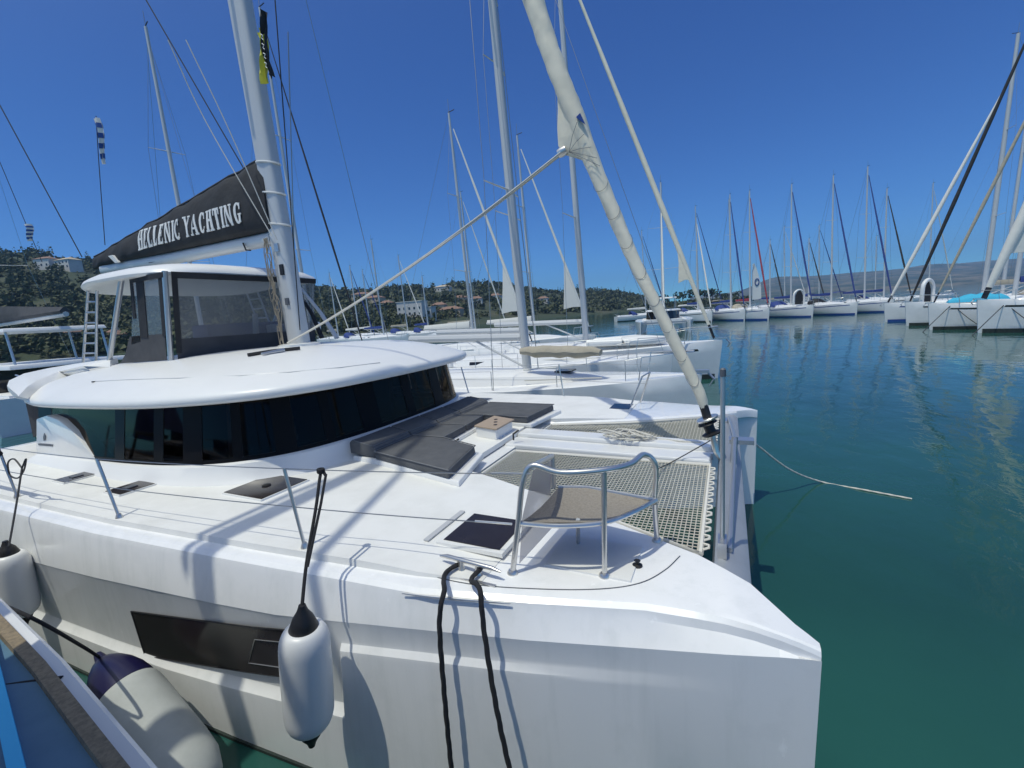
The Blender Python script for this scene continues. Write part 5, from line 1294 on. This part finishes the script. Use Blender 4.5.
MB().loft([[(.03, 0, z), (.03+w_*.5, .06, z), (.03+w_, .0, z+.1)] for z, w_ in ((1.9, 1.25), (3.5, 1.2), (5, .95), (6.4, .6), (7.4, .22))], False).build('flag_cloth', 'letters', ff, local=True)
fm = MB(); fm.tube([(.65+.28*math.cos(a), -.02, 4.6+.5*math.sin(a)) for a in [k*math.pi/8 for k in range(17)]], .07, 5); fm.build('emblem', 'bluepaint', ff, local=True)

# ================================================================== the boat we stand on (lower left corner)
own = thing('sailboat', 'boat with pale blue shaded deck and gritty toe rail in the bottom left corner', 'sailboat', (-4, -6.4, 0))
OG = [(-13, -4.75), (-9, -4.58), (-6.5, -4.6), (-4.87, -4.70), (-3.6, -4.81), (-2.39, -4.95), (-1.2, -5.22), (-.2, -5.62), (.6, -6.05), (1.0, -6.38)]
xs_ = [-13, -11, -9, -7.5, -6.5, -5.6, -4.87, -4.2, -3.6, -3.0, -2.39, -1.8, -1.2, -.7, -.2, .2, .6, .85, 1.0]
og = lambda x: interp(OG, x)
sm_og = {x: og(x) for x in xs_}
def own_ring(x):
    y = og(x); h = y + 6.4
    half = [(max(.01, h-.055), 2.0), (max(.012, h-.02), 2.005), (h, 1.98), (h*.97, 1.2), (h*.85, .1), (h*.6, -.5)]
    return [(x, -6.4+a, z) for a, z in half] + [(x, -6.4-a, z) for a, z in half[::-1]]
MB().loft([own_ring(x) for x in xs_], True, True, True).build('hull', 'gel', own, angle=40)
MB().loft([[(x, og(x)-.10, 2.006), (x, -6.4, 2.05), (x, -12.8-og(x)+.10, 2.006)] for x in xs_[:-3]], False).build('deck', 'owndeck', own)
for s in (1, -1):
    tr = []
    for x in xs_[:-2]:
        y = og(x); yy_ = (lambda q: q if s == 1 else -12.8-q)
        tr.append([(x, yy_(y-.062), 1.99), (x, yy_(y-.068), 2.035), (x, yy_(y-.122), 2.035), (x, yy_(y-.132), 1.98)])
    MB().loft(tr, True, True, True).build('toe_rail', 'toerail', own)
MB().tube([(-4.63, -6.4, 2.0), (-4.94, -6.4, 4.1), (-4.6-.15*18.2, -6.4, 20.2)], .14, 10).build('mast', 'spar', own)
MB().tube([(-2.4, -6.4, 2.05), (-2.4-.27*17, -6.4, 19)], .06, 8).build('furled_sail', 'sailwhite', own)
MB().tube([(-5.98, -6.4, 9.6), (-6.40, -6.1, 12.3), (-6.50, -6.0, 13.2)], .05, 8).build('spreader', 'spar', own)  # loose unseen rod, placed to cast a thin shadow band on the catamaran
cb = []
for x, h_, w_ in ((-11.2, .42, 1.1), (-8.6, .48, 1.15), (-6.6, .36, .9), (-5.4, .12, .5)):
    cb.append([(x, -6.4-w_, 2.02), (x, -6.4-w_*.88, 2.02+h_*.85), (x, -6.4, 2.05+h_), (x, -6.4+w_*.88, 2.02+h_*.85), (x, -6.4+w_, 2.02)])
co_ = MB().loft(cb, True, True, True).build('coachroof', 'roof', own)
for s in (-1, 1): MB().box((-10.2, -6.4+s*1.08-.012, 2.14), (-7.4, -6.4+s*1.08+.012, 2.34)).build('cabin_window', 'glass', co_)
MB().loft([[(-11.4+dx, -6.4-1.25*math.cos(a), 2.3+hh*abs(math.sin(a))**.7) for a in [math.pi*k/10 for k in range(11)]] for dx, hh in ((-.9, 1.2), (-.2, 1.15), (.5, .4))], False).build('sprayhood', 'bluecanvas', own)
bo_ = MB().tube([(-4.95, -6.4, 3.7), (-10.4, -6.4, 3.8)], .1, 8).build('boom', 'spar', own)
MB().tube([(-5.3, -6.4, 4.0), (-7.5, -6.4, 3.98), (-10.2, -6.4, 3.93)], [.26, .22, .12], 10).build('sail_cover', 'bluecanvas', bo_)
sailboat((.5, -12.6), 0, 13.5, 4.2, 1.5, 'white yacht berthed on the other side of the boat we stand on', NEAR, 20, J=.42, genoa='sailwhite', cover='bluecanvas', hood='bluecanvas', stripe='bluepaint')
aw = MB()  # out-of-view canvas put in to shade the deck below
A_ = []
for i in range(9):
    x = -4.42 + 5.7*i/8
    A_.append([(x + (.25*math.sin(j/6*math.pi) if i == 0 else 0), -8.5 + 3.12*j/6, 4.62 + .14*math.sin(j/6*math.pi) - .05*math.sin(i/8*math.pi)) for j in range(7)])
aw.loft(A_, False)
tag(aw.build('shade_canvas', 'greycanvas', None), 'unseen canvas added above the deck we stand on to shade it', 'shade_canvas')
for x, y in ((-4.9, -5.45), (1.2, -5.5)):
    pass
f3b = at(103, 664, y=-4.16)
def big_fender():
    base = at(101, 659, y=-4.05); ax = (at(198, 790, y=-4.17) - base).normalized()
    root = thing('fender', 'big grey fender with glossy navy end squeezed between blue deck and catamaran hull', 'fender', base, 0)
    cap = [(.03, -.07), (.045, 0), (.05, .03), (.095, .07), (.14, .14), (.18, .23), (.212, .34), (.228, .45), (.232, .52)]
    MB().lathe(cap, base, ax, 40).build('fender_cap', 'navy', root, angle=60)
    MB().lathe([(.228, .522), (.242, .532), (.247, .58), (.25, .7), (.25, 1.3), (.24, 1.5), (.19, 1.65), (.1, 1.75)], base, ax, 40).build('fender_body', 'fendergrey', root, angle=60)
    return root
big_fender()
ropething('fender_line', [at(-30, 592, y=-4.66), at(30, 617, y=-4.60), at(80, 645, y=-4.3), at(99, 657, y=-4.06)], .012, 'blackrope', 'black line along the white gunwale to the navy fender end')
ropething('deck_line', [at(-20, 690, z=2.0), at(5, 686, z=2.0), at(40, 681, z=2.0), at(62, 678, z=2.0)], .011, 'blackrope', 'black line lying across the pale blue deck')
st1, st2 = at(-14, 630, z=2.04), at(20, 775, z=2.04)
o = MB().loft([[st1.lerp(st2, t) + Vector((-.05, -.02, -.05)), st1.lerp(st2, t) + Vector((-.04, -.02, .02)), st1.lerp(st2, t) + Vector((.04, .01, .02)), st1.lerp(st2, t) + Vector((.05, .01, -.05))] for t in (0, .25, .5, .75, 1)], True, True, True).build('deck_strap', 'cyan', None); tag(o, 'bright blue strap lying on the pale deck at the bottom left', 'strap')

# ================================================================== air
hz = MB().box((-4800, -280, -1.5), (4300, 6300, 420)).build('haze', 'white', None, smooth=False); tag(hz, 'thin blue summer haze over the bay', None, None, 'stuff')
hm = bpy.data.materials.new('haze'); hm.use_nodes = True; hn = hm.node_tree.nodes; hn.clear()
ho = hn.new('ShaderNodeOutputMaterial'); hv = hn.new('ShaderNodeVolumePrincipled'); hv.inputs['Color'].default_value = (.40, .66, 1.0, 1); hv.inputs['Density'].default_value = .0002; hv.inputs['Anisotropy'].default_value = .1
hm.node_tree.links.new(hv.outputs[0], ho.inputs['Volume']); hz.data.materials.clear(); hz.data.materials.append(hm)
